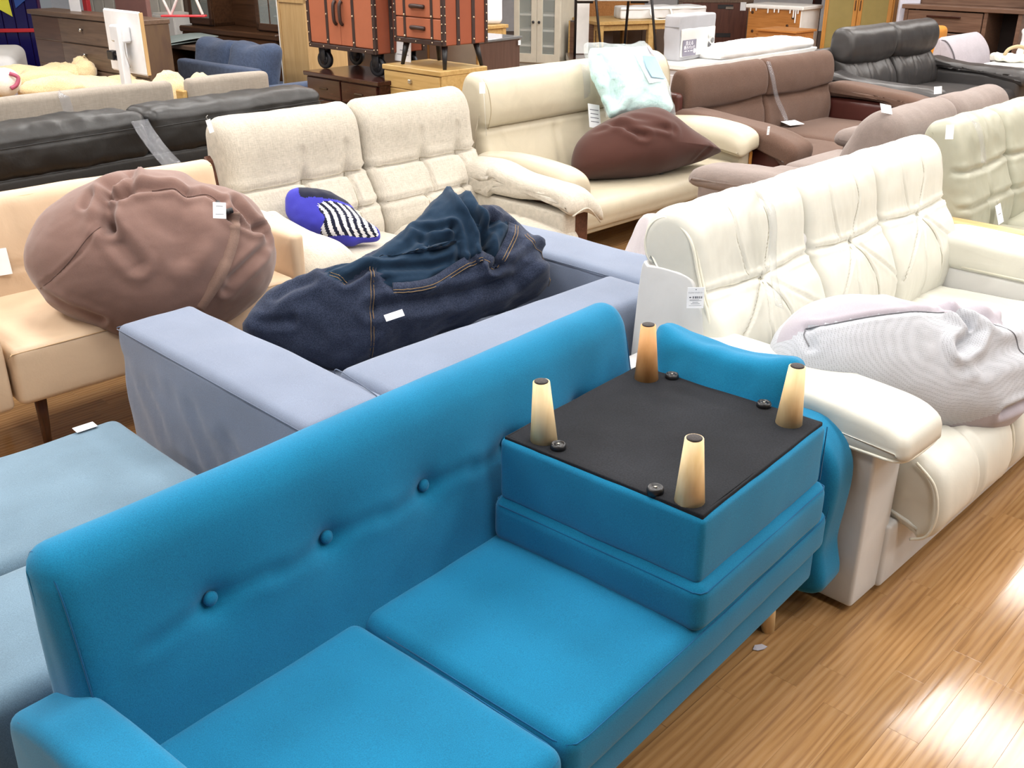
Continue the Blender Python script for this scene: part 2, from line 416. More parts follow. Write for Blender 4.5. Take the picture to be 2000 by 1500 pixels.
for j in range(-130,150):
    y=j*PW; x=-5.8+rp.random()*.5
    while x<14:
        Lq=rp.choice((.36,.42,.48,.56))
        if seen_floor(x+Lq/2,y+PW/2) and npl<300:
            o=bpy.data.objects.new('plank',plank_mesh(Lq)); COL.objects.link(o); o.parent=FL; o.location=(x,y,0); npl+=1
        else: rest.add(*((lambda V,Fc:(V+np.array([x,y,0]),Fc))(np.array([[.0005,.0005,0],[Lq-.0005,.0005,0],[Lq-.0005,PW-.0005,0],[.0005,PW-.0005,0]]),[(0,1,2,3)])))
        x+=Lq
part('planks',rest,oak,FL,False,kind='stuff',fix=False)
# ceiling and far walls (only their light and a few glimpses reach the picture)
cw=plain('ceiling_white','eeeeea',.8)
CE=part('ceiling',cbox(-9,11,-3,20,3.05,3.12),cw,None,False); CE['kind']='structure'; CE['label']='white shop ceiling'
ww=plain('wall_white','e9e9ee',.8)
WB=part('wall_back',cbox(-8,12,18.5,18.6,0,3.05),ww,None,False); WB['kind']='structure'; WB['label']='plain white wall behind the furniture'
lampmat=glow('lamp_diffuser','fffaf0',PANEL_E); lampbody=plain('lamp_body','f2f2f0',.5)
def lamp(x,y):
    t=thing('ceiling_light','white ceiling light panel above the sofas','ceiling light',(x,y,3.05),45,'ceiling lights')
    part('housing',cbox(-.32,.32,-.62,.62,-.05,0),lampbody,t,False); part('diffuser',cbox(-.29,.29,-.59,.59,-.062,-.05),lampmat,t,False)
    area((x,y,2.975),.58,1.18,LIGHT_W,R(45))
for i in range(-3,6):
    for j in range(-1,6):
        x=2.76+.10+(i-1)*1.27*.707*1.5-(j-2)*1.45*.707*1.35; y=4.87+.0+(i-1)*1.27*.707*1.5+(j-2)*1.45*.707*1.35
        if -6.5<x<7.5 and .2<y<13: lamp(x,y)

# ================================================================ BLUE SOFA with the upturned ottoman
teal=fabric('teal_cloth','12749d',520,.18,.22,blot=.08,sheen=.12)
teal_d=fabric('teal_seam','0a5a86',520,.1,.1)
pine=wood('pine_leg','f5dcae','e6c68e',.45,'z',6,bump=.02,k=5); pine2=wood('beech_leg','d9a36c','c48c55',.45,'z',6,bump=.02,k=5)
felt=fabric('dark_felt','3c3838',300,.3,.4,blot=.1); blk=fabric('black_lining','24262b',260,.25,.3,blot=.2,sheen=.02)
rub=plain('black_rubber','15161a',.35)
BS=thing('sofa','long teal blue fabric sofa with buttoned back in the foreground','sofa',(.218,1.418,0),49)
part('base',rbox(-.70,.80,.012,.60,.155,.262,.018,3,(20,6,2)),teal,BS)
def seatc(x0,x1):
    V,Fc=rbox(x0,x1,-.012,.525,.255,.368,.032,5,(26,16,4),(.004,.004,.012))
    V=wrinkle(V,Fc,.0025,5,2)
    o=part('seat_cushion',(V,Fc),teal,BS)
    yy=-.008; z=.352
    m=MB().add(*tube([(x0+.004,.45,z),(x0+.001,.2,z+.002),(x0+.003,.03,z),(x0+.010,.004,z),(x0+.022,-.007,z),(x0+.05,-.0105,z),((x0+x1)/2,-.0145,z+.001),(x1-.05,-.0105,z),(x1-.022,-.007,z),(x1-.010,.004,z),(x1-.003,.03,z),(x1-.001,.2,z+.002),(x1-.004,.45,z)],.0014,6))
    m.add(*tube([(x0+.009,.0035,.352),(x0+.009,.0035,.27)],.0013,6)).add(*tube([(x1-.009,.0035,.352),(x1-.009,.0035,.27)],.0013,6))
    part('seam',m,teal_d,o)
seatc(-.70,-.2035); seatc(-.1965,.797)
prof=[(.49,.24),(.512,.40),(.532,.55),(.556,.67),(.572,.712),(.60,.738),(.635,.742),(.662,.722),(.670,.66),(.672,.45),(.672,.22),(.58,.215)]
V,Fc=sweep(prof,-.742,.775,90,110,.045)
V=wrinkle(V,Fc,.003,3,5)
btns=[(-.487,.553),(-.232,.553),(.025,.553),(.282,.553),(.538,.553)]
ln=[]
for bx,bz in btns: ln+=[([(bx,bz)],.028,.020),([(bx,bz)],.085,.010),([(bx-.13,bz-.012),(bx,bz),(bx+.13,bz+.004)],.013,.0035,.001)]
for k in range(9): zz_=.70-.022*k; ln.append(([(-.735,zz_),(-.705+.004*(k%3),zz_-.004)],.006,.0022))
V=crease(V,Fc,ln,(0,2),(0,-1,.25))
bk=part('backrest',(V,Fc),teal,BS)
for x in (-.722,.755): part('seam',tube([(x,b+.006,z-.004) for b,z in ((.505,.36),(.532,.55),(.556,.668),(.574,.708),(.602,.731),(.635,.734),(.655,.714))],.0014,6,False,60),teal_d,bk)
for bx,bz in btns:
    part('button',lathe([(.001,-.006),(.0128,-.005),(.0138,.0005),(.0110,.0045),(.005,.0062),(.001,.0065)],16,(bx,.5335+.0195,bz),(0,-1,.2)),teal,BS)
def armp(x0,x1):
    P=[(.012,.10),(.004,.24),(-.010,.40),(.004,.475),(.05,.525),(.12,.545),(.3,.53),(.5,.515),(.60,.488),(.645,.45),(.655,.3),(.655,.11),(.35,.10)]
    V,Fc=sweep(P,x0,x1,14,90,.026); V=wrinkle(V,Fc,.002,5,3)
    o=part('armrest',(V,Fc),teal,BS)
    for x in (x0+.008,x1-.008):
        part('seam',tube([(x,b,z) for b,z in [(.012,.24),(-.001,.40),(.014,.472),(.055,.516),(.12,.535),(.3,.52),(.5,.505),(.60,.478)]],.0014,6,False,50),teal_d,o)
armp(-.822,-.708); armp(.803,.925)
for x,y in ((-.62,.06),(.72,.09),(-.62,.55),(.72,.55)):
    part('leg',seg((x,y,.16),(x+.02*(1 if x>0 else -1),y-.01,0),.026,.016,16),pine,BS)
# the loose cushion leaning on the far arm
V,Fc=rbox(-.185,.185,-.175,.175,-.05,.05,.034,5,(22,22,3),(-.004,-.010,.022))
e=np.clip(np.abs(V[:,0])/.185,0,1)**4*np.clip(np.abs(V[:,1])/.175,0,1)**4
V[:,0]*=1+.10*e; V[:,1]*=1+.13*e; V[:,2]*=1-.55*e; V=wrinkle(V,Fc,.008,7,4)
CU=plane_thing('scatter_cushion','teal square scatter cushion propped between the blue sofa arm and the upturned ottoman','cushion',(0,0,0),0,0)
CU.location=[0.5,2.2,0.525]; CU.rotation_euler=(R(80),0,R(49-90))
part('cover',(V,Fc),teal,CU)
# ottoman lying upside down on the seat
OT=thing('ottoman','teal ottoman turned upside down on the blue sofa seat with wooden legs pointing up','ottoman',[0.331,1.929,0.37],49.3)
V,Fc=rbox(-.274,.280,-.272,.266,-.014,.1,.030,5,(20,20,4),(.003,.003,.004)); V=wrinkle(V,Fc,.002,6,8)
o=part('cushion',(V,Fc),teal,OT)
part('seam',tube([(-.25,-.2685,.086),(.256,-.2685,.086),(.270,-.262,.086),(.2765,-.248,.086),(.2765,.242,.086),(.256,.2625,.086),(-.25,.2625,.086),(-.2705,.242,.086),(-.2705,-.248,.086),(-.264,-.262,.086)],.0015,6,True),teal_d,o)
V,Fc=rbox(-.258,.266,-.252,.252,.093,.241,.014,4,(24,24,8),(.004,.004,0)); V=wrinkle(V,Fc,.0022,7,9)
o=part('frame',(V,Fc),teal,OT)
part('seam',boxes([(.264,.2665,-.2535,-.251,.10,.235)],.0005),teal_d,o)
V,Fc=rbox(-.250,.258,-.244,.244,.232,.2465,.003,2,(40,40,1)); V=wrinkle(V,Fc,.0014,9,11)
o=part('lining',(V,Fc),blk,OT)
part('hem',tube([(-.244,-.238,.243),(.252,-.238,.243),(.252,.238,.243),(-.244,.238,.243)],.0035,8,True),blk,o)
LP=[(-.207,.169),(.203,.183),(-.22,-.197),(.204,-.189)]
for i,(x,y) in enumerate(LP):
    dx,dy=(x*.03,y*.03)
    leg=part('leg',seg((x,y,.241),(x+dx*.6-.004,y+dy*.6,.383),.0295,.0178,22),pine2 if i==1 else pine,OT,label='darker beech leg' if i==1 else None)
    part('felt_pad',lathe([(.0150,0),(.0150,.0022),(.012,.003)],18,(x+dx*.6-.004,y+dy*.6,.383)),felt,leg)
for x,y in [(-.218,.122),(.244,.137),(.245,-.107),(-.236,-.13)]:
    g_=part('glide',lathe([(.0165,.0),(.0168,.010),(.0148,.0155),(.0128,.016),(.0118,.0135),(.008,.013),(.0065,.0148),(.0035,.0145),(.001,.0125)],20,(x,y,.2425)),rub,OT)
    part('screw',lathe([(.0034,0),(.0034,.0016),(.001,.002)],10,(x,y,.257)),plain('steel','a9a59c',.3,1),g_)

# ================================================================ GREY-BLUE TUB SOFA AND ITS OTTOMANS
gb_cloth=fabric('grey_blue_cloth','747f94',480,.12,.22,blot=.07,sheen=.2); gb_seam=fabric('grey_blue_seam','596478',400,.1,.1)
G=thing('sofa','grey-blue fabric box sofa with low arms, turned away behind the teal sofa','sofa',[-0.443,2.298,0],45.5)
V,Fc=rbox(-.245,-.004,-.225,.70,.05,.60,.026,4,(8,34,22),(.008,0,.006))
V=wrinkle(V,Fc,.004,4,21); 
fl=[]
rr=random.Random(5)
for k in range(9):
    y=-.12+.09*k+.05*rr.random(); h_=.50-.10*rr.random(); l_=.10+.16*rr.random(); fl.append(([(y+.04,h_),(y-.02-.03*rr.random(),h_-l_*.5),(y-.03-.08*rr.random(),h_-l_)],.014+.012*rr.random(),.004+.005*rr.random(),.003))
V=crease(V,Fc,fl,(1,2),(-1,0,0))
o=part('armrest',(V,Fc),gb_cloth,G)
part('seam',tube([(-.243,.69,.585),(-.247,.45,.588),(-.249,.1,.589),(-.246,-.215,.585)],.0016,6,False,50),gb_seam,o)
part('seam',tube([(-.238,.702,.585),(-.12,.704,.588),(-.02,.702,.585)],.0016,6,False,30),gb_seam,o)
part('seam',tube([(-.035,-.224,.59),(-.030,-.2,.6015),(-.012,-.06,.6055),(-.003,-.004,.600),(-.001,.003,.58)],.0016,6,False,30),gb_seam,o)
V,Fc=rbox(0,1.078,-.225,.003,.05,.60,.028,4,(40,8,10),(0,.004,.006)); V=wrinkle(V,Fc,.004,4,22)
part('backrest',(V,Fc),gb_cloth,G)
V,Fc=rbox(1.082,1.33,-.20,.71,.05,.60,.028,4,(8,34,10),(.008,0,.006)); V=wrinkle(V,Fc,.005,5,23)
o=part('armrest',(V,Fc),gb_cloth,G)
part('seam',tube([(1.086,.70,.584),(1.080,.4,.588),(1.080,.0,.588)],.0016,6,False,30),gb_seam,o)
V,Fc=rbox(.0,1.08,.0,.68,.06,.36,.03,4,(20,16,4),(0,0,.01)); part('seat',(V,Fc),gb_cloth,G)
lb_cloth=fabric('pale_blue_cloth','6c8597',460,.14,.3,blot=.12,sheen=.15,tweed=0)
def otto(x0,x1,y0,y1,lab):
    t=thing('ottoman',lab,'ottoman',[-0.443,2.298,0],45.5)
    V,Fc=rbox(x0,x1,y0,y1,.22,.405,.035,4,(24,24,6),(0,0,.012)); V=wrinkle(V,Fc,.004,4,x0*9); part('seat_cushion',(V,Fc),lb_cloth,t)
    V,Fc=rbox(x0+.01,x1-.01,y0+.01,y1-.01,.035,.225,.02,3,(16,16,6)); V=wrinkle(V,Fc,.004,6,3); part('base',(V,Fc),lb_cloth,t)
    for x in (x0+.08,x1-.08):
        for y in (y0+.08,y1-.08): part('foot',lathe([(.02,0),(.024,.04)],12,(x,y,0)),rub,t)
otto(-1.02,-.345,.03,.545,'pale blue ottoman with a paper slip on top, beside the grey-blue sofa arm')
otto(-1.06,-.36,-.375,.02,'pale blue ottoman tucked right behind the teal sofa back')
# ================================================================ BEIGE LEATHER SOFA
tan=leather('tan_leather','cdb498',.5,160,.12,.35,.18); tan_s=leather('tan_seam','b99a74',.6)
walnut=wood('walnut_leg','5a3823','43281a',.4,'z',6)
B=thing('sofa','beige leather sofa with brown wooden legs under the big mauve bean bag','sofa',[-1.503,2.762,0],45); fit(B,.96)
V,Fc=rbox(0,1.052,0,.62,.212,.405,.022,4,(40,20,8),(.004,.006,.008)); V=crease(V,Fc,[([(.52,-.1),(.52,.8)],.008,.006)],(0,1),(0,0,1)); V=wrinkle(V,Fc,.003,4,31)
o=part('seat',(V,Fc),tan,B)
part('seam',tube([(.015,.55,.396),(.006,.02,.392),(.02,.003,.392),(.5,-.004,.394),(1.03,.003,.392),(1.047,.02,.392),(1.04,.55,.396)],.0018,6,False,60),tan_s,o)
V,Fc=sweep([(.54,.30),(.565,.5),(.59,.68),(.605,.735),(.64,.752),(.675,.73),(.69,.6),(.70,.22),(.62,.2)],-.17,1.10,60,70,.03)
V=crease(V,Fc,[([(-.2,.50),(1.2,.50)],.008,.007,.002),([(.28,.50),(.27,.72)],.006,.004),([(.28,.5),(.36,.40)],.006,.004),([(.72,.5),(.72,.72)],.006,.004)],(0,2),(0,-1,.2)); V=wrinkle(V,Fc,.003,4,32)
o=part('backrest',(V,Fc),tan,B)
part('seam',tube([(-.16,.607,.731),(.4,.609,.735),(1.09,.607,.731)],.0018,6,False,30),tan_s,o)
for x0,x1 in ((-.19,-.012),(1.058,1.118)):
    V,Fc=rbox(x0,x1,.015,.64,.2,.56,.022,4,(6,20,10),(.004,.003,.004)); V=wrinkle(V,Fc,.003,4,33); part('armrest',(V,Fc),tan,B)
for x,y in ((.10,.13),(.95,.13),(.10,.58),(.95,.58)):
    part('leg',seg((x,y,.212),(x-.01,y-.012,0),.022,.013,14),walnut,B)
# ================================================================ BLACK LEATHER SOFA, back towards us
bll=leather('black_leather','181717',.44,170,.15,.5,.3); bls=leather('black_seam','0e0d0d',.6)
K=thing('sofa','black leather sofa seen from behind, back to back with the beige sofa','sofa',[-2.17,4.287,0],49)
V,Fc=rbox(-.32,1.66,-.10,.04,.10,.655,.03,4,(50,6,12),(0,.006,.0)); V=wrinkle(V,Fc,.003,3,41); o=part('backrest',(V,Fc),bll,K)
part('seam',tube([(-.3,-.102,.64),(.6,-.106,.642),(1.64,-.102,.64)],.0016,6,False,40),bls,o)
for x0,x1,s in ((-.34,.635,1),(.645,1.655,2)):
    V,Fc=rbox(x0,x1,-.105,.16,.63,.845,.05,5,(50,10,8),(.004,.02,.012))
    V=crease(V,Fc,[([(x0,.775),(x1,.785)],.006,.006,.002)],(0,2),(0,-1,0))
    V=wrinkle(V,Fc,.008,6,s,(1,1,1)); V=wrinkle(V,Fc,.004,16,s+5,(1,.6,.6))
    o=part('head_cushion',(V,Fc),bll,K); part('seam',tube([(x0+.01,-.12,.772),(x0+.5,-.129,.780),(x1-.01,-.12,.782)],.0022,6,False,50),bls,o)
    V,Fc=rbox(x0+.02,x1-.02,.1,.75,.2,.42,.04,4,(16,10,4),(0,0,.02)); part('seat_cushion',(V,Fc),bll,K)
for x0,x1 in ((-.52,-.33),(1.665,1.75)):
    V,Fc=rbox(x0,x1,-.08,.8,.06,.58,.03,4,(5,14,6)); part('armrest',(V,Fc),bll,K)
part('base',rbox(-.3,1.64,-.08,.78,.05,.22,.01,2,(4,4,2)),bll,K)
# ================================================================ GREY SOFAS beyond the black one
gf=fabric('stone_grey_cloth','9a9186',300,.14,.3,tweed=260,blot=.06); oakf=wood('light_oak','c8a468','b08c52',.45,'y',4)
def greyback(x0,x1,lab):
    t=thing('sofa',lab,'sofa',(-2.17,4.6,0),45)
    sl=.10
    V,Fc=rbox(x0,x1,.47,.56,.28,.86,.03,4,(24,4,12),(0,.008,.004))
    V=crease(V,Fc,[([(x0+.5*(x1-x0),.2),(x0+.5*(x1-x0),.9)],.006,.004)],(0,2),(0,-1,0)); k=(V[:,2]-.28); V[:,1]-=0*k; V[:,0]+=-(k-.58)*.0
    V=wrinkle(V,Fc,.003,4,51); part('backrest',(V,Fc),gf,t)
    V,Fc=rbox(x0,x1,.55,1.1,.26,.42,.04,4,(14,10,4),(0,0,.01)); part('seat_cushion',(V,Fc),gf,t)
    part('frame',boxes([(x0,x1,.50,1.08,.20,.26),(x0-.03,x0+.005,.50,1.05,.52,.56),(x1-.005,x1+.03,.5,1.05,.52,.56),(x0-.03,x0+.002,.50,.58,.3,.80)],.006),oakf,t,False)
    for x in (x0+.04,x1-.04):
        for y in (.54,1.04): part('leg',seg((x,y,.21),(x,y,0),.022,.016,12),oakf,t)
greyback(-.55,.945,'grey fabric sofa seen from behind past the black sofa, clear tape down its back')
greyback(1.035,1.55,'grey fabric armchair with a slim oak frame, in front of the navy sofa')
# ================================================================ IVORY TWEED SOFA
ivm=fabric('ivory_tweed','bdb6a9',300,.2,.5,tweed=330,blot=.05,sheen=.1); ivs=fabric('ivory_seam','a39a87',300,.1,.1)
dkw=wood('dark_walnut','5c3a2c','3f261c',.4,'y',5)
I=thing('sofa','ivory tweed two-seat sofa with draped arms and the purple cushion on it','sofa',[0.24,4.535,0],45); fit(I,1.10)
def ivback(x0,x1,btn,low):
    P=[(.60,.36),(.575,.45),(.60,.52),(.655,.62),(.70,.68),(.715,.76),(.725,.85),(.76,.915),(.82,.945),(.88,.92),(.91,.82),(.89,.6),(.84,.4),(.74,.33)]
    V,Fc=sweep(P,x0,x1,70,110,.055)
    L=[([(x0-.1,.675),(x1+.1,.675)],.008,.019,.006),([(x0-.1,.535),(x1+.1,.545)],.009,.017,.006)]
    for b in btn: L+=[([(b,.675)],.03,.026),([(b,.66),(b-.006,.55)],.008,.017,.006),([(b,.68),(b+.01,.79)],.014,.007,.002)]
    for b in low: L+=[([(b,.54)],.026,.012),([(b,.54),(b-.01,.42)],.010,.007,.002)]
    V=crease(V,Fc,L,(0,2),(0,-1,.35)); V=wrinkle(V,Fc,.004,6,x0*7)
    o=part('back_cushion',(V,Fc),ivm,I)
    for l in [[(x0+.03,.675),((x0+x1)/2,.673),(x1-.03,.675)],[(x0+.03,.536),((x0+x1)/2,.539),(x1-.03,.544)]]+[[(b,.67),(b-.006,.55)] for b in btn]+[[(b,.53),(b-.01,.44)] for b in low]: part('seam',tube(surf_line(V,Fc,l),.0016,5),ivs,o)
ivback(-1.13,-.475,(-.80,-.585),(-.87,-.60)); ivback(-.472,.17,(-.17,.045),(-.225,.0))
for x0,x1 in ((-1.09,-.465),(-.46,.16)):
    V,Fc=rbox(x0,x1,.02,.66,.17,.425,.065,6,(30,26,6),(.006,.012,.035)); V=crease(V,Fc,[([((x0+x1)/2-.1,.28)],.03,.014),([((x0+x1)/2+.1,.28)],.03,.014),([(x0,.28),(x1,.28)],.012,.006,.002)],(0,1),(0,0,1)); V=wrinkle(V,Fc,.004,6,61); part('seat_cushion',(V,Fc),ivm,I)
def ivarm(x0,x1,s):
    P=[(-.005,.505),(.012,.565),(.09,.60),(.25,.605),(.42,.625),(.55,.645),(.70,.63),(.72,.55),(.6,.52),(.4,.51),(.15,.53),(.03,.50)]
    V,Fc=sweep(P,x0,x1,26,80,.035)
    e=(V[:,0]-(x0+x1)/2)/((x1-x0)/2); V[:,2]-=.045*np.clip(s*e,0,1)**2+.035*np.clip(-s*e,0,1)**2*(V[:,1]>.5); 
    tip=np.exp(-((V[:,1]-.0)/.06)**2)*np.clip(s*e,0,1); V[:,2]-=.03*tip; V[:,1]-=.02*tip
    V=crease(V,Fc,[([((x0+x1)/2,.36),((x0+x1)/2+.05,.45)],.012,.006)],(0,1),(0,0,1)); V=wrinkle(V,Fc,.004,6,62)
    o=part('arm_pad',(V,Fc),ivm,I)
    part('piping',tube([(x0+.02,-.006,.497-(.06 if s<0 else 0)),((x0+x1)/2,-.010,.515),(x1-.02,-.006,.497-(.06 if s>0 else 0))],.004,8,False,24),ivm,o)
    m=(x0+x1)/2
    q=.03 if s>0 else .045; part('arm_panel',boxes([(m-.05+q,m+.05+q,.05,.66,.09,.515)],.01),dkw,I,False)
    V,Fc=rbox(m-.075-.02*s,m+.01-.02*s,.04,.62,.09,.50,.02,3,(4,10,6)); part('inner_panel',(V,Fc),ivm,I)
ivarm(-1.275,-1.06,-1); ivarm(.03,.255,1)
part('back_frame',MB().add(*sweep([(.86,.10),(.75,.42),(.79,.62),(.83,.78),(.865,.78),(.83,.62),(.80,.42),(.92,.10)],-1.155,-1.125,4,60,.006)).add(*sweep([(.86,.10),(.75,.42),(.79,.62),(.83,.78),(.865,.78),(.83,.62),(.80,.42),(.92,.10)],.165,.195,4,60,.006)).add(*cbox(-1.13,.17,.80,.84,.25,.33,.008)),dkw,I,False)
part('base_rail',boxes([(-1.15,.15,.09,.14,.10,.19),(-1.15,.15,.6,.66,.10,.19)],.008),dkw,I,False)
for x in (-1.2,.15):
    for y in (.09,.86): part('foot',cbox(x-.025,x+.025,y-.03,y+.03,0,.11,.004),dkw,I,False)
# ================================================================ CREAM LEATHER SOFA
crm=leather('cream_leather','bbb29d',.40,170,.12,.5,.2); crs=leather('cream_seam','9e9073',.6); honey=wood('honey_wood','b5803f','95642c',.4,'z',5)
Cc=thing('sofa','cream leather high-back sofa holding the dark brown bean bag','sofa',[0.324,4.915,0],45); fit(Cc,1.08)
P=[(.50,.33),(.54,.45),(.58,.58),(.615,.70),(.60,.735),(.585,.80),(.60,.89),(.635,.945),(.70,.972),(.76,.95),(.79,.85),(.79,.6),(.77,.3),(.64,.28)]
V,Fc=sweep(P,-.015,1.49,90,100,.05)
L=[([(-.1,.712),(1.6,.712)],.010,.016,.003),([(.50,.46),(.5,.66)],.02,.010,.003),([(.98,.46),(.98,.66)],.02,.010,.003),([(.16,.73),(.10,.70),(.16,.45)],.007,.005),([(1.33,.70),(1.31,.45)],.007,.005)]
V=crease(V,Fc,L,(0,2),(0,-1,.2)); V=wrinkle(V,Fc,.003,4,71); o=part('backrest',(V,Fc),crm,Cc); part('seam',tube(surf_line(V,Fc,[(.03,.712),(.5,.712),(1.0,.712),(1.45,.712)],60),.0018,5),crs,o)
for x in (.018,1.457): part('seam',tube([(x,.61,.71),(x,.586,.80),(x,.602,.89),(x,.64,.943),(x,.70,.968)],.0016,6,False,30),crs,o)
P=[(.07,.285),(.035,.32),(.03,.37),(.055,.412),(.12,.428),(.35,.42),(.62,.40),(.63,.3),(.4,.275)]
V,Fc=sweep(P,.10,1.40,60,70,.02); V=crease(V,Fc,[([(.53,0),(.53,.8)],.006,.004),([(.97,0),(.97,.8)],.006,.004)],(0,1),(0,-.4,1)); V=wrinkle(V,Fc,.003,4,72); part('seat',(V,Fc),crm,Cc)
part('base_rail',boxes([(.08,1.42,.06,.11,.262,.30),(.08,1.42,.6,.7,.2,.3)],.006),crm,Cc,False)
def crarm(x0,x1,s):
    P=[(.02,.46),(.0,.52),(.03,.565),(.12,.592),(.28,.605),(.45,.60),(.62,.575),(.66,.52),(.5,.49),(.2,.48)]
    V,Fc=sweep(P,x0,x1,22,70,.05); e=(V[:,0]-(x0+x1)/2)/((x1-x0)/2); V[:,2]+=.02*(1-e**2)+(.02*s*e); V=wrinkle(V,Fc,.003,5,73); part('arm_pad',(V,Fc),crm,Cc)
    m=(x0+x1)/2; V,Fc=rbox(m-.05,m+.05,.035,.64,.03,.5,.02,4,(5,12,8)); part('arm_panel',(V,Fc),crm,Cc)
    part('wood_trim',boxes([(m-.012+.05*s-.018,m+.012+.05*s-.018,.022,.036,.40,.48)],.006),honey,Cc,False)
crarm(-.055,.125,-1); crarm(1.37,1.56,1)
for x in (.03,1.46):
    for y in (.08,.6): part('foot',cbox(x-.03,x+.03,y-.03,y+.03,0,.05,.004),dkw,Cc,False)

# ================================================================ WHITE LEATHER SOFA
wl=leather('white_leather','cfcec4',.40,180,.08,.5,.10); wls=leather('white_leather_seam','bcb8a8',.6); wpipe=leather('white_piping','dedbcc',.4); wside=leather('white_vinyl','d0d0cf',.5,200,.08,.4,.05)
Wt=thing('sofa','white leather three-seat sofa with channelled high back, grey bean bag on it','sofa',[0.874,2.099,0],45)
V,Fc=rbox(-.012,.145,0,.80,.02,.47,.010,4,(5,20,12),(.003,.004,0)); part('arm_panel',(V,Fc),wside,Wt)
V,Fc=rbox(1.55,1.71,0,.80,.02,.47,.018,4,(5,20,12)); part('arm_panel',(V,Fc),wside,Wt)
V,Fc=rbox(.12,1.58,-.012,.75,.02,.21,.012,3,(20,8,4)); part('base',(V,Fc),wside,Wt)
def warm(x0,x1):
    P=[(-.068,.476),(-.080,.497),(-.076,.53),(-.05,.552),(0,.568),(.12,.578),(.3,.585),(.55,.585),(.6,.55),(.58,.47),(.3,.465),(.05,.462)]
    V,Fc=sweep(P,x0,x1,20,90,.030); V=wrinkle(V,Fc,.002,5,81); o=part('arm_pad',(V,Fc),wl,Wt)
    z=.480; part('piping',tube([(x0+.004,.45,z),(x0+.003,.2,z),(x0+.003,.0,z),(x0+.003,-.035,z),(x0+.009,-.058,z),(x0+.026,-.072,z),(x0+.06,-.077,z),((x0+x1)/2,-.078,z),(x1-.06,-.077,z),(x1-.026,-.072,z),(x1-.009,-.058,z),(x1-.003,-.035,z),(x1-.003,.0,z),(x1-.003,.2,z),(x1-.004,.45,z)],.0042,8,False,60),wpipe,o)
warm(-.045,.175); warm(1.54,1.76)
def wseat(x0,x1):
    P=[(-.06,.16),(-.105,.2),(-.118,.27),(-.095,.35),(-.04,.395),(.06,.412),(.25,.41),(.5,.40),(.62,.39),(.62,.25),(.3,.2),(.0,.185)]
    V,Fc=sweep(P,x0,x1,40,80,.045); m=(x0+x1)/2
    V=crease(V,Fc,[([(m,-.2),(m,.5)],.012,.010,.003),([(x0,.12),(x1,.12)],.008,.006,.002)],(0,1),(0,-.6,1)); V=wrinkle(V,Fc,.005,5,x0*3+2); V=wrinkle(V,Fc,.002,16,5)
    o=part('seat_cushion',(V,Fc),wl,Wt)
    part('piping',tube([(x0+.002,-.05,.17),(x0-.002,-.09,.2),(x0-.004,-.105,.27),(x0-.003,-.085,.345),(x0,-.03,.388)],.004,8,False,40),wpipe,o)
wseat(.165,.655); wseat(.66,1.13); wseat(1.135,1.56)
def wback(x0,x1,first,s):
    P=[(.53,.36),(.50,.43),(.50,.52),(.535,.62),(.575,.675),(.60,.72),(.615,.80),(.64,.87),(.69,.91),(.75,.905),(.80,.86),(.815,.80),(.80,.745),(.765,.725),(.735,.68),(.725,.5),(.715,.4),(.64,.33)]
    V,Fc=sweep(P,x0,x1,90,150,.038)
    t=(V[:,0]-x0)/(x1-x0)
    L=[]; m=(x0+x1)/2
    L.append(([(x0-.05,.70),(m,.685),(x1+.05,.70)],.006,.012,.004))          # the head roll
    L.append(([(m,.68)],.03,.009))
    L.append(([(m,.685),(x0+.10,.56),(x0+.02,.50)],.005,.007,.003))           # fan seams
    L.append(([(m,.685),(m-.045,.57),(m-.055,.42)],.005,.007,.003))
    L.append(([(m,.685),(m+.07,.57),(m+.085,.42)],.005,.007,.003))
    L.append(([(m,.685),(x1-.06,.56),(x1,.51)],.005,.006,.003))
    L.append(([(m+.03,.70),(m+.075,.80),(m+.07,.93)],.005,.007,.002))
    L.append(([(m-.06,.70),(m-.09,.80),(m-.085,.93)],.005,.007,.002))
    V=crease(V,Fc,L,(0,2),(0,-1,.35)); V=wrinkle(V,Fc,.005,4,s); V=wrinkle(V,Fc,.0022,13,s+3,(1.8,.6,.6))
    o=part('back_cushion',(V,Fc),wl,Wt)
    for l in ([(x0+.03,.70),(m,.686),(x1-.03,.699)],[(m,.685),(x0+.10,.56),(x0+.03,.50)],[(m,.685),(m-.045,.57),(m-.055,.45)],[(m,.685),(m+.07,.57),(m+.085,.45)],[(m+.03,.70),(m+.075,.80),(m+.07,.89)],[(m-.06,.70),(m-.09,.80),(m-.085,.89)]): part('seam',tube(surf_line(V,Fc,l),.0012,5),wls,o)
    if first:
        side=[(.535,.45),(.555,.60),(.59,.69),(.615,.76),(.64,.83),(.675,.865),(.73,.885),(.775,.86),(.795,.81),(.785,.765),(.76,.75)]
        for k,dx in ((0,.010),(1,.022)): part('piping',tube([(x0+dx-.004,b-.0*k,z) for b,z in side],.0045,8,False,70),wpipe,o)
wback(.085,.672,True,3); wback(.676,1.14,False,8); wback(1.144,1.655,False,13)
V,Fc=rbox(.10,1.64,.62,.80,.05,.75,.03,4,(20,6,20)); k=(V[:,2]-.05)/.72; V[:,1]+=.10*(1-k)*(V[:,1]>.7); part('back_shell',(V,Fc),wside,Wt)
part('side_panel',sweep([(.560,.40),(.572,.60),(.606,.69),(.63,.735),(.70,.745),(.775,.74),(.80,.72),(.825,.40),(.855,.05),(.70,.045),(.57,.05)],.0815,.12,4,110,.006),wside,Wt)
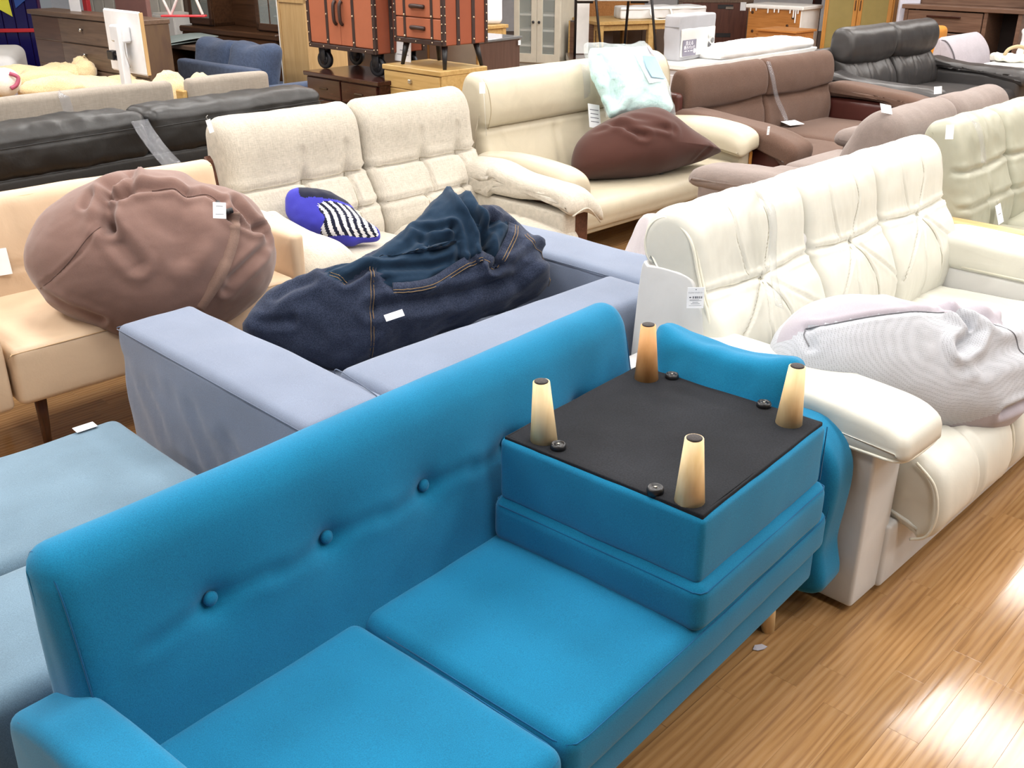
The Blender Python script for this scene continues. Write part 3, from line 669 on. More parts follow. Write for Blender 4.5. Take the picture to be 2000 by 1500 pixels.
# ================================================================ BEAN BAGS AND CUSHIONS
mv=fabric('mauve_knit','7c6159',500,.10,.2,blot=.05,sheen=.25); mvs=fabric('mauve_seam','5c4741',400,.1,.1); mv2=fabric('mauve_band','866d62',420,.14,.3,blot=.05)
''
BB=plane_thing('bean_bag','big mauve brown bean bag slumped on the beige leather sofa','bean bag',[-1.193,3.236,0.708],24,20)
ol=[(-0.398,-0.084),(-0.375,-0.005),(-0.323,0.062),(-0.228,0.126),(-0.129,0.166),(-0.051,0.179),(0.032,0.175),(0.115,0.161),(0.164,0.126),(0.253,0.1),(0.33,0.046),(0.372,-0.038),(0.387,-0.146),(0.349,-0.249),(0.27,-0.318),(0.159,-0.364),(0.019,-0.392),(-0.121,-0.371),(-0.24,-0.305),(-0.336,-0.232),(-0.377,-0.166)]
C_=[[(-0.047,0.179),(-0.067,0.157),(-0.118,0.119),(-0.139,0.068),(-0.144,0.018),(-0.138,-0.019)],[(-0.045,0.172),(-0.045,0.139),(-0.059,0.11),(-0.105,0.073),(-0.135,-0.003)],[(-0.129,0.092),(-0.09,0.071),(-0.066,0.09),(0.002,0.09),(0.067,0.089),(0.098,0.057),(0.159,0.068),(0.207,0.029)],[(-0.158,-0.005),(-0.128,-0.059),(-0.082,-0.137)],[(-0.377,-0.166),(-0.303,-0.129),(-0.233,-0.08),(-0.167,-0.013)],[(-0.377,-0.166),(-0.305,-0.229),(-0.206,-0.286)],[(-0.063,0.085),(-0.021,0.005),(0.04,-0.07),(0.056,-0.124)],[(0.014,0.069),(0.065,-0.022),(0.097,-0.077)],[(0.249,0.028),(0.283,-0.028),(0.336,-0.078)],[(0.216,-0.021),(0.29,-0.068),(0.332,-0.051)],[(0.17,-0.243),(0.26,-0.166),(0.34,-0.105)],[(0.184,-0.209),(0.299,-0.145)],[(-0.172,0.096),(-0.188,0.073),(-0.196,0.06)]]
ln=[(C_[0],.016,.040,.010),(C_[1],.013,.025,.007),(C_[2],.010,.016,.008),(C_[3],.02,.012,.01),(C_[4],.006,.006,.002),(C_[5],.010,.010,.006),(C_[6],.03,.014,.01),(C_[7],.03,.010,.008),(C_[8],.014,.022,.010),(C_[9],.010,.016,.008),(C_[10],.014,.008,.006),(C_[11],.014,.006,.005),(C_[12],.012,.014,.006)]
V,Fc,nf=inflate(ol,.30,.24,200,60,2.4,.5,ln,[(.012,3.0,3,(1,1,1)),(.0025,11,2,(1,1.6,1))])
part('body',(V,Fc),mv,BB)
for p in [[(-0.369,-0.163),(-0.33,-0.147),(-0.267,-0.1),(-0.208,-0.041),(-0.165,-0.011)],[(0.001,0.084),(0.066,0.086),(0.098,0.057),(0.162,0.064),(0.195,0.037)]]: part('seam',tube(drape(V,p,50,.0),.0015,6),mvs,BB)
bd=[(0.235,-0.006),(0.221,-0.074),(0.192,-0.14),(0.146,-0.213),(0.092,-0.277),(0.079,-0.293)]
part('zip_band',ribbon(drape(V,bd,50,.003),.036,.003),mv2,BB)
hd=[(0.19,0.03),(0.202,-0.002),(0.229,-0.001)]
part('strap',tube(drape(V,hd,20,.010),.009,8),plain('black_strap','17161a',.6),BB)
# ---- denim bean bag
dn=fabric('dark_denim','2a3249',330,.38,.35,blot=.12,sheen=.1,h2='3b4459'); dl=fabric('denim_lining','1c3146',420,.12,.15,blot=.05,sheen=.08); tanth=plain('tan_thread','8d7350',.8)
''
D=plane_thing('bean_bag','dark denim bean bag with its opening unzipped, lying inside the grey-blue sofa','bean bag',[-0.351,3.048,0.56],20,36)
dp=[[(-0.496,-0.088),(-0.488,-0.055),(-0.444,-0.008),(-0.396,0.021),(-0.318,0.026),(-0.261,0.028),(-0.137,0.086),(-0.008,0.157),(0.096,0.228),(0.139,0.262),(0.184,0.273),(0.219,0.264),(0.238,0.233),(0.263,0.199),(0.332,0.202),(0.378,0.175),(0.432,0.131),(0.476,0.095),(0.493,0.067),(0.487,-0.002),(0.478,-0.065),(0.303,-0.119),(0.141,-0.159),(-0.016,-0.204),(-0.137,-0.235),(-0.226,-0.257),(-0.305,-0.228),(-0.402,-0.158)],[(-0.262,0.026),(-0.129,0.067),(-0.011,0.139),(0.085,0.204),(0.135,0.256),(0.177,0.268),(0.219,0.262),(0.235,0.231),(0.245,0.176),(0.272,0.122),(0.353,0.117),(0.299,0.044),(0.257,-0.026),(0.204,0.002),(0.108,-0.021),(0.028,-0.063),(-0.077,-0.059),(-0.126,0.018),(-0.213,-0.019)],[(0.21,0.265),(0.19,0.225),(0.195,0.174),(0.222,0.121),(0.235,0.063),(0.23,0.008)],[(0.139,0.105),(0.148,0.06),(0.144,0.005)],[(0.039,0.122),(0.079,0.111),(0.133,0.106)],[(0.04,0.091),(0.067,0.045),(0.125,0.063)],[(-0.117,0.005),(-0.036,0.002),(0.052,-0.002),(0.144,0.005)],[(-0.064,0.041),(0.013,0.075),(0.066,0.106)],[(0.278,0.122),(0.232,0.051),(0.255,-0.02)],[(-0.126,0.018),(-0.136,-0.052),(-0.149,-0.139),(-0.153,-0.227)],[(-0.407,-0.019),(-0.361,-0.001),(-0.305,0.004)],[(-0.144,-0.11),(0.002,-0.105),(0.154,-0.094),(0.316,-0.058),(0.455,0.027)],[(0.24,-0.031),(0.323,-0.022),(0.432,0.042)],[(-0.207,-0.02),(-0.164,-0.001),(-0.139,0.014)],[(-0.485,-0.067),(-0.445,-0.089),(-0.376,-0.098)],[(0.134,0.253),(0.082,0.186),(0.022,0.123)],[(-0.262,0.022),(-0.232,0.001),(-0.208,-0.023)],[(-0.077,-0.061),(-0.02,-0.066),(0.047,-0.057),(0.126,-0.023),(0.198,0.002),(0.23,-0.005),(0.256,-0.029)],[(0.26,-0.024),(0.294,0.019),(0.329,0.066),(0.355,0.114)],[(0.393,0.081),(0.407,0.045),(0.438,0.038),(0.486,0.036),(0.484,-0.002),(0.478,-0.062)]]
ln=[(dp[1]+[dp[1][0]],.010,.008,.007),(dp[2],.012,.03,.018),(dp[3],.010,.014,.009),(dp[4],.010,.012,.008),(dp[5],.014,.012,.008),(dp[6],.010,.012,.007),(dp[7],.012,.008,.006),(dp[8],.014,.035,.006),(dp[9],.008,.008,.002),(dp[10],.014,.010,.006),(dp[11],.018,.016,.012),(dp[12],.012,.012,.009),(dp[13],.012,.012,.006),(dp[14],.012,.008,.006)]
V,Fc,nf=inflate(dp[0],.20,.20,220,64,2.6,.45,ln,[(.016,4.5,4,(1,1,1)),(.006,14,5,(1,1,1))],ctr=dp[3][1])
pk=np.exp(-(((V[:,0]-dp[0][11][0])/.16)**2+((V[:,1]-dp[0][11][1]+.08)/.16)**2)); V[:,2]+=.05*pk*np.clip(V[:,2]/.1,0,1)
a_,b_=split(V,Fc,nf,[crom(dp[1],80)])
part('body',a_,dn,D); part('lining',b_,dl,D)
part('hem',ribbon(drape(V,dp[17],60,.006),.034,.004),dn,D); part('hem',ribbon(drape(V,dp[18],40,.006),.034,.004),dn,D)
for p,o_ in ((dp[17],.011),(dp[18],.011),(dp[9],.003),(dp[19],.003),(dp[16],.003)):
    L_=drape(V,p,60,o_); s_=np.cross(np.gradient(L_,axis=0),[0,0,1]); s_/=np.linalg.norm(s_,axis=1,keepdims=True)
    for k in (-.0045,.0045): part('stitching',tube(L_+s_*(k+(.011 if o_>.005 else 0)),.0011,5),tanth,D)
# ---- grey mesh bean bag
msh=fabric('grey_mesh','a09fa1',900,.30,.8,tweed=0,blot=.04,sheen=.05); lav=fabric('lavender_jersey','aaa4ad',420,.06,.12,blot=.04,sheen=.2); gsm=plain('grey_thread','77777c',.8)
def mesh_cloth():
    m=MATS['grey_mesh']; nt=m.node_tree; b=nt.nodes['Principled BSDF']; N=lambda t:nt.nodes.new(t); L=nt.links.new
    v=_coords(nt,N,L,(210,210,210)); w1=N('ShaderNodeTexVoronoi'); w1.inputs['Scale'].default_value=1; w1.inputs['Randomness'].default_value=.15; L(v,w1.inputs[0])
    L(_ramp(N,L,w1.outputs[0],[(.15,lin('a0a3a9')),(.5,lin('bcbfc6'))]),b.inputs['Base Color'])
mesh_cloth()
''
GB=plane_thing('bean_bag','light grey mesh bean bag with lavender ends on the white leather sofa','bean bag',[1.065,2.573,0.555],24,32)
gp=[[(-0.39,0.054),(-0.362,0.098),(-0.325,0.125),(-0.28,0.145),(-0.233,0.159),(-0.189,0.161),(-0.147,0.154),(-0.09,0.137),(-0.029,0.114),(0.023,0.091),(0.069,0.075),(0.124,0.069),(0.181,0.068),(0.253,0.064),(0.292,0.047),(0.332,0.004),(0.361,-0.027),(0.389,-0.078),(0.399,-0.122),(0.395,-0.175),(0.375,-0.225),(0.329,-0.262),(0.268,-0.292),(0.184,-0.306),(0.093,-0.292),(-0.002,-0.268),(-0.118,-0.233),(-0.268,-0.152),(-0.368,-0.065),(-0.4,-0.004)],[(-0.388,0.064),(-0.346,0.08),(-0.301,0.076),(-0.233,0.073),(-0.156,0.07),(-0.06,0.061),(0.018,0.047),(0.056,0.035),(0.105,0.053),(0.156,0.035),(0.191,-0.003),(0.237,-0.012),(0.264,-0.018),(0.263,0.064),(-0.04,0.152),(-0.252,0.182),(-0.365,0.145)],[(-0.008,-0.245),(0.06,-0.249),(0.158,-0.242),(0.231,-0.229),(0.295,-0.214),(0.347,-0.21),(0.418,-0.213),(0.352,-0.38),(-0.049,-0.3)],[(0.039,0.054),(0.047,0.036),(0.065,0.018),(0.084,0.004)],[(0.076,0.009),(0.087,-0.015),(0.064,-0.041),(0.023,-0.052)],[(0.05,0.058),(-0.012,0.097),(-0.068,0.12)],[(0.115,0.056),(0.16,0.019),(0.189,-0.008),(0.237,-0.012),(0.29,-0.001)],[(0.167,0.01),(0.224,0.02),(0.269,0.052)],[(0.287,0.047),(0.313,0.007),(0.323,-0.021)],[(-0.347,0.079),(-0.361,0.06),(-0.361,0.028)],[(0.345,-0.216),(0.259,-0.234),(0.157,-0.245)],[(0.343,-0.208),(0.309,-0.175),(0.281,-0.14)],[(0.248,-0.093),(0.182,-0.101),(0.082,-0.114)],[(0.018,-0.096),(0.119,-0.076),(0.217,-0.069)],[(-0.346,0.079),(-0.301,0.075),(-0.233,0.073),(-0.156,0.069),(-0.06,0.061),(0.018,0.046),(0.043,0.038)],[(0.19,-0.007),(0.22,-0.032),(0.24,-0.062),(0.248,-0.093),(0.269,-0.119)],[(-0.347,0.079),(-0.358,0.063),(-0.36,0.032)]]
ln=[(gp[3],.010,.040,.012),(gp[4],.018,.022,.014),(gp[5],.014,.012,.008),(gp[6],.018,.014,.008),(gp[7],.016,.010,.005),(gp[8],.016,.008,.005),(gp[9],.010,.008,.003),(gp[10],.010,.012,.006),(gp[11],.016,.008,.005),(gp[12],.02,.006,.004),(gp[13],.02,.005,.004),(gp[14],.006,.005,.002)]
V,Fc,nf=inflate(gp[0],.20,.17,200,60,2.8,.45,ln,[(.007,3.5,6,(1,1,1)),(.002,12,5,(1,1,1))])
a_,b_,c_=split(V,Fc,nf,[crom(gp[1],100),gp[2]])
part('mesh_panel',a_,msh,GB); part('top_panel',b_,lav,GB,label='smooth lavender top panel'); part('end_panel',c_,lav,GB,label='smooth lavender end panel')
for p in gp[14:17]: part('seam',tube(drape(V,p,60,.001),.0016,5),gsm,GB)
# ---- dark brown bean bag on the cream sofa
db=fabric('chocolate_knit','4a2e28',420,.10,.15,blot=.05,sheen=.15)
''
DB=plane_thing('bean_bag','dark chocolate bean bag with a pointed corner on the cream leather sofa','bean bag',[0.79,5.759,0.508],24,20)
ep=[[(-0.504,-0.079),(-0.485,-0.021),(-0.443,0.042),(-0.378,0.088),(-0.311,0.117),(-0.233,0.146),(-0.131,0.169),(-0.019,0.184),(0.051,0.176),(0.108,0.144),(0.183,0.091),(0.267,0.023),(0.354,-0.036),(0.412,-0.081),(0.439,-0.104),(0.433,-0.11),(0.395,-0.12),(0.318,-0.14),(0.167,-0.163),(0.04,-0.186),(-0.064,-0.199),(-0.263,-0.187),(-0.426,-0.17),(-0.492,-0.13)],[(-0.289,0.099),(-0.247,0.053),(-0.175,0.005)],[(-0.311,0.113),(-0.238,0.078),(-0.148,0.054),(-0.031,0.028)],[(-0.39,0.072),(-0.341,0.077),(-0.301,0.083)],[(-0.18,0.108),(-0.086,0.067),(0.008,0.017)],[(0.21,-0.157),(0.226,-0.115),(0.261,-0.091)],[(-0.247,0.053),(-0.212,0.025),(-0.206,-0.006)]]
ln=[(ep[1],.02,.020,.008),(ep[2],.016,.010,.006),(ep[3],.014,.008,.004),(ep[4],.02,.008,.005),(ep[5],.014,.006,.004),(ep[6],.012,.010,.004)]
V,Fc,nf=inflate(ep[0],.24,.20,150,40,2.4,.5,ln,[(.008,3,9,(1,1,1))])
part('body',(V,Fc),db,DB)
part('care_tag',cbox(-.012,.012,-.008,.008,-.001,.001,.0005),plain('black_label','141214',.6),DB,False).location=V[np.argmin(((V[:,:2]-np.array((0.033,-0.183)))**2).sum(1)+(V[:,2]<0)*9)]
# ---- purple cushion, plain generic print of blocks and bands
pu=fabric('violet_plush','3f3fae',420,.10,.2,blot=.08,sheen=.15); pk_d=fabric('print_navy','1b1e33',420,.1,.1); pk_w=fabric('print_white','d8d8dc',420,.05,.1)
''
PU=plane_thing('scatter_cushion','violet cushion with dark and white banded print on the ivory tweed sofa','cushion',[-0.735,4.291,0.514],18,38)
pp=[[(-0.246,-0.015),(-0.238,0.037),(-0.222,0.067),(-0.2,0.083),(-0.171,0.087),(-0.11,0.083),(-0.059,0.067),(-0.019,0.038),(0.016,0.004),(0.042,-0.032),(0.076,-0.074),(0.11,-0.115),(0.132,-0.144),(0.132,-0.168),(0.12,-0.179),(0.081,-0.184),(0.039,-0.189),(0.005,-0.194),(-0.051,-0.175),(-0.113,-0.148),(-0.171,-0.126),(-0.208,-0.094),(-0.234,-0.061)],[(-0.178,0.085),(-0.106,0.082),(-0.039,0.05),(0.026,-0.019),(-0.026,-0.009),(-0.078,-0.0),(-0.138,0.012),(-0.181,0.02),(-0.187,0.067)],[(-0.116,-0.021),(-0.071,-0.013),(-0.028,-0.024),(0.043,-0.039),(0.075,-0.078),(0.093,-0.107),(0.114,-0.174),(-0.109,-0.15),(-0.1,-0.089),(-0.117,-0.054)]]
V,Fc,nf=inflate(pp[0],.085,.075,140,36,2.3,.55,(),[(.010,8,6,(1,1,1))])
bands=[]
x=np.array(pp[2]); x0,x1=x[:,0].min(),x[:,0].max(); y0,y1=x[:,1].min(),x[:,1].max()
zone=np.array(crom(pp[2],60))
C3=np.array([V[list(f)].mean(0) for f in Fc]); inz=inpoly(C3[:,:2],zone)&(np.arange(len(Fc))<nf); ind=inpoly(C3[:,:2],crom(pp[1],60))&(np.arange(len(Fc))<nf)&~inz
ph=(C3[:,0]*.86+C3[:,1]*.5)*38+np.sin(C3[:,1]*30)*.5
wz=inz&((ph%1)<.52); dz=(inz&~wz)|ind
part('cover',sub(V,[Fc[i] for i in np.where(~(wz|dz))[0]]),pu,PU); part('dark_print',sub(V,[Fc[i] for i in np.where(dz)[0]]),pk_d,PU); part('white_print',sub(V,[Fc[i] for i in np.where(wz)[0]]),pk_w,PU)

# ================================================================ BROWN FABRIC SOFA
brm=fabric('brown_wool','5d473d',380,.16,.35,tweed=0,blot=.06,sheen=.1,h2='6e574b'); oxb=leather('oxblood_leather','4a2520',.35,180,.15,.5,.15)
Bn=thing('sofa','brown woollen two-seat sofa with dark oxblood leather sides','sofa',[1.744,6.104,0],43.5); fit(Bn,1.09)
def brback(x0,x1):
    P=[(.74,.36),(.715,.44),(.725,.54),(.75,.61),(.73,.64),(.72,.71),(.735,.80),(.77,.845),(.82,.852),(.86,.82),(.88,.7),(.89,.5),(.88,.36)]
    V,Fc=sweep(P,x0,x1,40,90,.035); t=(V[:,0]-(x0+x1)/2)/((x1-x0)/2)
    V=crease(V,Fc,[([(x0-.1,.625),((x0+x1)/2,.602),(x1+.1,.64)],.009,.016,.003)],(0,2),(0,-1,.1)); V=wrinkle(V,Fc,.004,5,x0*5); part('back_cushion',(V,Fc),brm,Bn)
brback(-.085,.765); brback(.77,1.58)
for x0,x1 in ((.07,.765),(.77,1.57)):
    V,Fc=rbox(x0,x1,.02,.76,.2,.41,.05,5,(20,18,5),(0,.01,.02)); V=crease(V,Fc,[([((x0+x1)/2+d,.25)],.02,.010) for d in (-.12,.0,.12)],(0,1),(0,0,1)); V=wrinkle(V,Fc,.003,5,91); part('seat_cushion',(V,Fc),brm,Bn)
part('base',rbox(.05,1.56,.04,.86,.04,.22,.02,2,(8,6,3)),brm,Bn)
def brarm(x0,x1):
    P=[(-.02,.40),(-.06,.45),(-.055,.53),(.05,.574),(.18,.600),(.36,.616),(.54,.631),(.74,.637),(.85,.60),(.83,.54),(.6,.545),(.3,.53),(.12,.50),(.05,.44)]
    V,Fc=sweep(P,x0,x1,18,80,.045); V=wrinkle(V,Fc,.004,5,92); part('arm_pad',(V,Fc),brm,Bn)
    m=(x0+x1)/2
    V,Fc=rbox(m-.085,m+.085,.025,.86,.03,.535,.04,4,(6,14,8)); part('arm_panel',(V,Fc),oxb,Bn)
brarm(-.17,.062); brarm(1.575,1.79)
V,Fc=rbox(-.155,-.095,.74,.90,.03,.73,.03,4,(4,6,10)); part('back_wing',(V,Fc),oxb,Bn)
V,Fc=rbox(-.09,1.58,.86,.93,.05,.72,.03,3,(20,4,10)); part('back_shell',(V,Fc),oxb,Bn)
# ================================================================ BLACK LEATHER HIGH-BACK SOFA
ch=leather('charcoal_leather','353333',.38,170,.15,.55,.25)
H2=thing('sofa','charcoal black leather two-seater with puffy headrests, far behind the grey sofa','sofa',[3.24,7.884,0],43); fit(H2,1.08)
def bk2(x0,x1):
    P=[(.84,.67),(.795,.71),(.78,.79),(.80,.87),(.85,.915),(.92,.925),(.98,.89),(1.0,.81),(.99,.72),(.92,.67)]
    V,Fc=sweep(P,x0,x1,30,70,.05); t=((V[:,0]-x0)/(x1-x0)-.5)*2; V[:,2]-=.035*np.clip(1-t**2,0,1)*(V[:,2]<.77); V=wrinkle(V,Fc,.005,5,x0*4); part('headrest',(V,Fc),ch,H2)
    P=[(.78,.38),(.73,.44),(.74,.55),(.80,.64),(.86,.69),(.96,.71),(1.02,.6),(1.02,.4),(.9,.34)]
    V,Fc=sweep(P,x0+.02,x1-.02,40,70,.05); m=(x0+x1)/2
    V=crease(V,Fc,[([(m+.04,.42),(m+.02,.66)],.008,.007,.002),([(x0+.1,.68),(x0+.16,.45)],.010,.007,.003),([(m-.03,.68),(m-.1,.52)],.012,.006,.003),([(x1-.12,.66),(x1-.16,.45)],.012,.006,.003)],(0,2),(0,-1,.2)); V=wrinkle(V,Fc,.006,7,x0*4+1); part('back_cushion',(V,Fc),ch,H2)
    V,Fc=rbox(x0,x1,.05,.80,.2,.42,.06,5,(18,16,5),(0,0,.02)); part('seat_cushion',(V,Fc),ch,H2)
bk2(.19,.908); bk2(.912,1.635)
V,Fc=rbox(.06,1.72,.95,1.06,.05,.77,.04,4,(16,4,10)); part('back_shell',(V,Fc),ch,H2)
def arm2(x0,x1):
    P=[(.0,.44),(-.03,.50),(.0,.555),(.10,.575),(.35,.575),(.66,.59),(.84,.62),(.88,.57),(.6,.52),(.3,.49),(.1,.46)]
    V,Fc=sweep(P,x0,x1,16,70,.05); V=wrinkle(V,Fc,.006,8,93); part('arm_pad',(V,Fc),ch,H2)
    m=(x0+x1)/2; part('arm_panel',rbox(x0+.015,x1-.015,.03,.95,.08,.535,.04,3,(4,10,6)),ch,H2)
arm2(-.02,.20); arm2(1.55,1.80)
for x in (.09,1.68):
    for y in (.08,.9): part('leg',cbox(x-.03,x+.03,y-.03,y+.03,0,.09,.005),dkw,H2,False)
# ================================================================ GREY SOFA turned away (behind the white sofa)
rgm=fabric('taupe_cloth','897d78',360,.12,.3,tweed=240,blot=.06,sheen=.12)
RG=thing('sofa','taupe grey sofa turned away, rolled headrests and price slips on its back','sofa',[1.2,3.6,0],45)
def rgb_(x0,x1,s):
    P=[(.255,.66),(.235,.74),(.25,.82),(.30,.865),(.37,.87),(.44,.83),(.50,.74),(.56,.60),(.58,.46),(.50,.42),(.42,.52),(.33,.62)]
    V,Fc=sweep(P,x0,x1,40,90,.07); V=wrinkle(V,Fc,.006,5,s); part('back_cushion',(V,Fc),rgm,RG)
rgb_(.965,1.60,2); rgb_(1.605,2.24,4)
V,Fc=rbox(.985,2.26,.10,.27,.06,.745,.035,4,(24,6,12)); k=(V[:,2]-.06)/.7; V[:,1]+=.06*k*(V[:,1]<.2); V=wrinkle(V,Fc,.005,4,97); part('back_shell',(V,Fc),rgm,RG)
P=[(.28,.50),(.30,.535),(.6,.555),(1.0,.545),(1.18,.525),(1.235,.48),(1.22,.43),(1.1,.42),(.6,.43),(.3,.45)]
for x0,x1 in ((.77,1.0),(2.25,2.48)):
    V,Fc=sweep(P,x0,x1,20,80,.055); V=wrinkle(V,Fc,.004,5,98); part('arm_pad',(V,Fc),rgm,RG)
    V,Fc=rbox(x0+.025,x1-.03,.2,1.18,.05,.46,.03,3,(4,14,8)); part('arm_panel',(V,Fc),rgm,RG)
for x0,x1 in ((1.0,1.62),(1.63,2.25)):
    V,Fc=rbox(x0,x1,.5,1.2,.2,.42,.05,4,(14,14,4),(0,.01,.02)); part('seat_cushion',(V,Fc),rgm,RG)
part('base',rbox(1.0,2.25,.2,1.15,.05,.22,.02,2,(6,6,3)),rgm,RG)
# ================================================================ SAGE LEATHER SOFA
sgm=leather('sage_leather','a3a392',.42,170,.12,.5,.2); oakm=wood('golden_oak','c9a878','b08c58',.4,'y',4)
SGe=thing('sofa','pale sage leather sofa with a light wood frame at the edge of view','sofa',[1.6,3.0,0],45)
def sgback(x0,x1,s):
    P=[(.55,.36),(.525,.44),(.535,.56),(.575,.67),(.60,.75),(.625,.83),(.67,.885),(.73,.89),(.78,.85),(.79,.7),(.76,.5),(.68,.36)]
    V,Fc=sweep(P,x0,x1,50,110,.05); m=(x0+x1)/2
    V=crease(V,Fc,[([(x0-.1,.70),(m,.69),(x1+.1,.72)],.010,.016,.004),([(x0-.1,.55),(x1+.1,.57)],.010,.012,.003),([(m+.02,.90),(m-.01,.70),(m,.42)],.012,.010,.003),([(m,.70)],.03,.010),([(m,.56)],.03,.010)],(0,2),(0,-1,.3)); V=wrinkle(V,Fc,.006,5,s); V=wrinkle(V,Fc,.003,14,s)
    part('back_cushion',(V,Fc),sgm,SGe)
sgback(.925,1.435,11); sgback(1.44,2.0,12)
part('back_frame',sweep([(.74,.10),(.66,.40),(.70,.58),(.745,.72),(.785,.72),(.76,.58),(.74,.40),(.80,.10)],.905,.945,4,60,.008),oakm,SGe)
part('back_frame',sweep([(.74,.10),(.66,.40),(.70,.58),(.745,.72),(.785,.72),(.76,.58),(.74,.40),(.80,.10)],1.91,1.955,4,60,.008),oakm,SGe)
for x in (.87,1.88):
    V,Fc=rbox(x-.055,x+.035,-.02,.72,.49,.525,.014,3,(4,14,3)); part('armrest',(V,Fc),oakm,SGe)
    part('leg',cbox(x-.03,x+.02,.02,.08,0,.50,.006),oakm,SGe,False); part('leg',cbox(x-.03,x+.02,.64,.7,0,.50,.006),oakm,SGe,False)
for x0,x1 in ((.92,1.375),(1.38,1.86)):
    V,Fc=rbox(x0,x1,.02,.58,.24,.42,.05,5,(16,16,4),(0,.01,.03)); V=wrinkle(V,Fc,.006,6,55); part('seat_cushion',(V,Fc),sgm,SGe)
part('base_rail',boxes([(.86,1.89,.04,.08,.18,.25),(.86,1.89,.6,.64,.18,.25)],.005),oakm,SGe,False)
# ---- pale pillow standing in the aisle
ppm=fabric('pale_grey_linen','b5aeb0',420,.06,.15,blot=.05)
''
PP=plane_thing('floor_cushion','pale lilac grey pillow standing on the floor behind the white leather sofa','cushion',[0.45,3.62,0.3],20,12)
V,Fc,nf=inflate([(-0.005,0.196),(0.033,0.264),(0.079,0.323),(0.137,0.326),(0.191,0.307),(0.232,0.216),(0.259,0.033),(0.242,-0.127),(0.106,-0.151),(-0.068,-0.108),(-0.14,-0.04),(-0.079,0.091)],.10,.08,100,26,2.4,.5,[([(0.072,0.318),(0.035,0.235),(-0.001,0.141),(-0.063,-0.009)],.006,.008,.003)],[(.008,6,3,(1,1,1))])
part('cover',(V,Fc),ppm,PP)

# ================================================================ CABINETS AND SMALLER GOODS AT THE BACK
# every unit: local x runs away to one side, local y to the other, origin at the floor below its nearest corner
def grain(n,a,b,**k): return wood(n,a,b,k.pop('rough',.4),k.pop('axis','y'),k.pop('s',3),**k)
W_dark=grain('espresso_wood','3a1f19','27130f',rough=.18); W_oak=grain('pale_oak','b89862','a68650'); W_pine=grain('orange_pine','b57b42','a06833'); W_brown=grain('brown_ash','6a5142','573f32',bump=.1)
W_side=grain('mid_brown','4f3524','3b2618',rough=.3); W_beige=grain('beige_veneer','c0a072','b29262',axis='z'); W_teak=grain('teak_front','5b3428','4a281e',axis='z'); W_grey=grain('grey_brown_ash','6c584a','57463a',bump=.1); W_gold=grain('golden_frame','bb8440','a36f30',axis='z')
orl=leather('tan_orange_leather','a05d42',.5,120,.1,.35,.1); orl2=leather('side_orange_leather','8f4c34',.5,120,.1,.35,.1); strap_m=plain('strap_brown','33211d',.5); stud_m=plain('brass_stud','cdbba0',.3,.8); iron=plain('dark_iron','3a3b40',.45,.7); chrome=plain('chrome','c9c6c0',.2,.9)
wht=plain('white_lacquer','e8e8e6',.35); offw=plain('antique_white','cfcabb',.5); gry=plain('grey_film','9a9794',.3); dkgry=plain('dark_grey_board','4c4547',.45); paper=plain('paper','e9eaee',.7); ink=plain('ink','4a4c58',.7); blackm=plain('black_paint','17161a',.45)
glz=glass('cabinet_glass'); hollow=plain('dark_inside','2b231e',.8)
def bx(name,p,b,m,c=.003,**k): return part(name,boxes(b if isinstance(b,list) else [b],c),m,p,False,**k)
def C_(x,y): return (x,y,0)
# dark chest under the wheeled trunk
t=thing('chest_of_drawers','espresso brown chest of drawers with glossy top, the wheeled trunk standing on it','chest',C_(-.875,6.772),45)
bx('carcass',t,(0.01,.45,0,.83,.03,.675),W_dark); bx('top',t,(-.012,.46,-.01,.85,.672,.70),W_dark,.004)
for y0,y1 in ((.02,.41),(.425,.815)):
    for z0,z1 in ((.53,.665),(.37,.52),(.21,.36),(.05,.2)):
        d=bx('drawer',t,(-.006,.012,y0,y1,z0,z1),W_dark,.004); bx('pull',d,(-.014,-.005,(y0+y1)/2-.045,(y0+y1)/2+.045,(z0+z1)/2-.006,(z0+z1)/2+.006),plain('dark_brass','4d3f30',.4,.7),.003)
# wheeled trunk cabinet
def strapline(t,p0,p1,w,face,n,m=strap_m):
    pass
t=thing('trunk_cabinet','orange leather trunk cupboard with twin doors and iron wheels','cabinet',C_(-.905,6.945),45)
zb,zt,wl,wr=.85,1.62,.755,.42
bx('body',t,(.012,wr,.0,wl,zb,zt),orl2,.006)
for y0,y1 in ((.02,wl/2-.002),(wl/2+.002,wl-.02)):
    d=bx('door',t,(.0,.014,y0,y1,zb+.035,zt-.03),orl,.004)
    m=(y0+y1)/2+(.03 if y0<.1 else -.03)
    s=bx('strap',d,(-.005,.002,m-.014,m+.014,zb+.03,zt-.03),strap_m,.002)
    for k in range(4): part('stud',lathe([(.008,0),(.006,.004),(.001,.006)],8,(-.005,m,zb+.06+.17*k),(-1,0,0)),stud_m,d)
    yh=wl/2+(.035 if y0>.1 else -.035)
    part('handle',tube([(-.006,yh,1.17),(-.022,yh,1.15),(-.026,yh,1.10),(-.022,yh,1.04),(-.006,yh,1.02)],.012,8,False,14),strap_m,d)
    part('ring',tube([(-.012,yh+.012*math.cos(a),1.185+.018*math.sin(a)) for a in np.linspace(0,6.0,10)],.003,6),chrome,d)
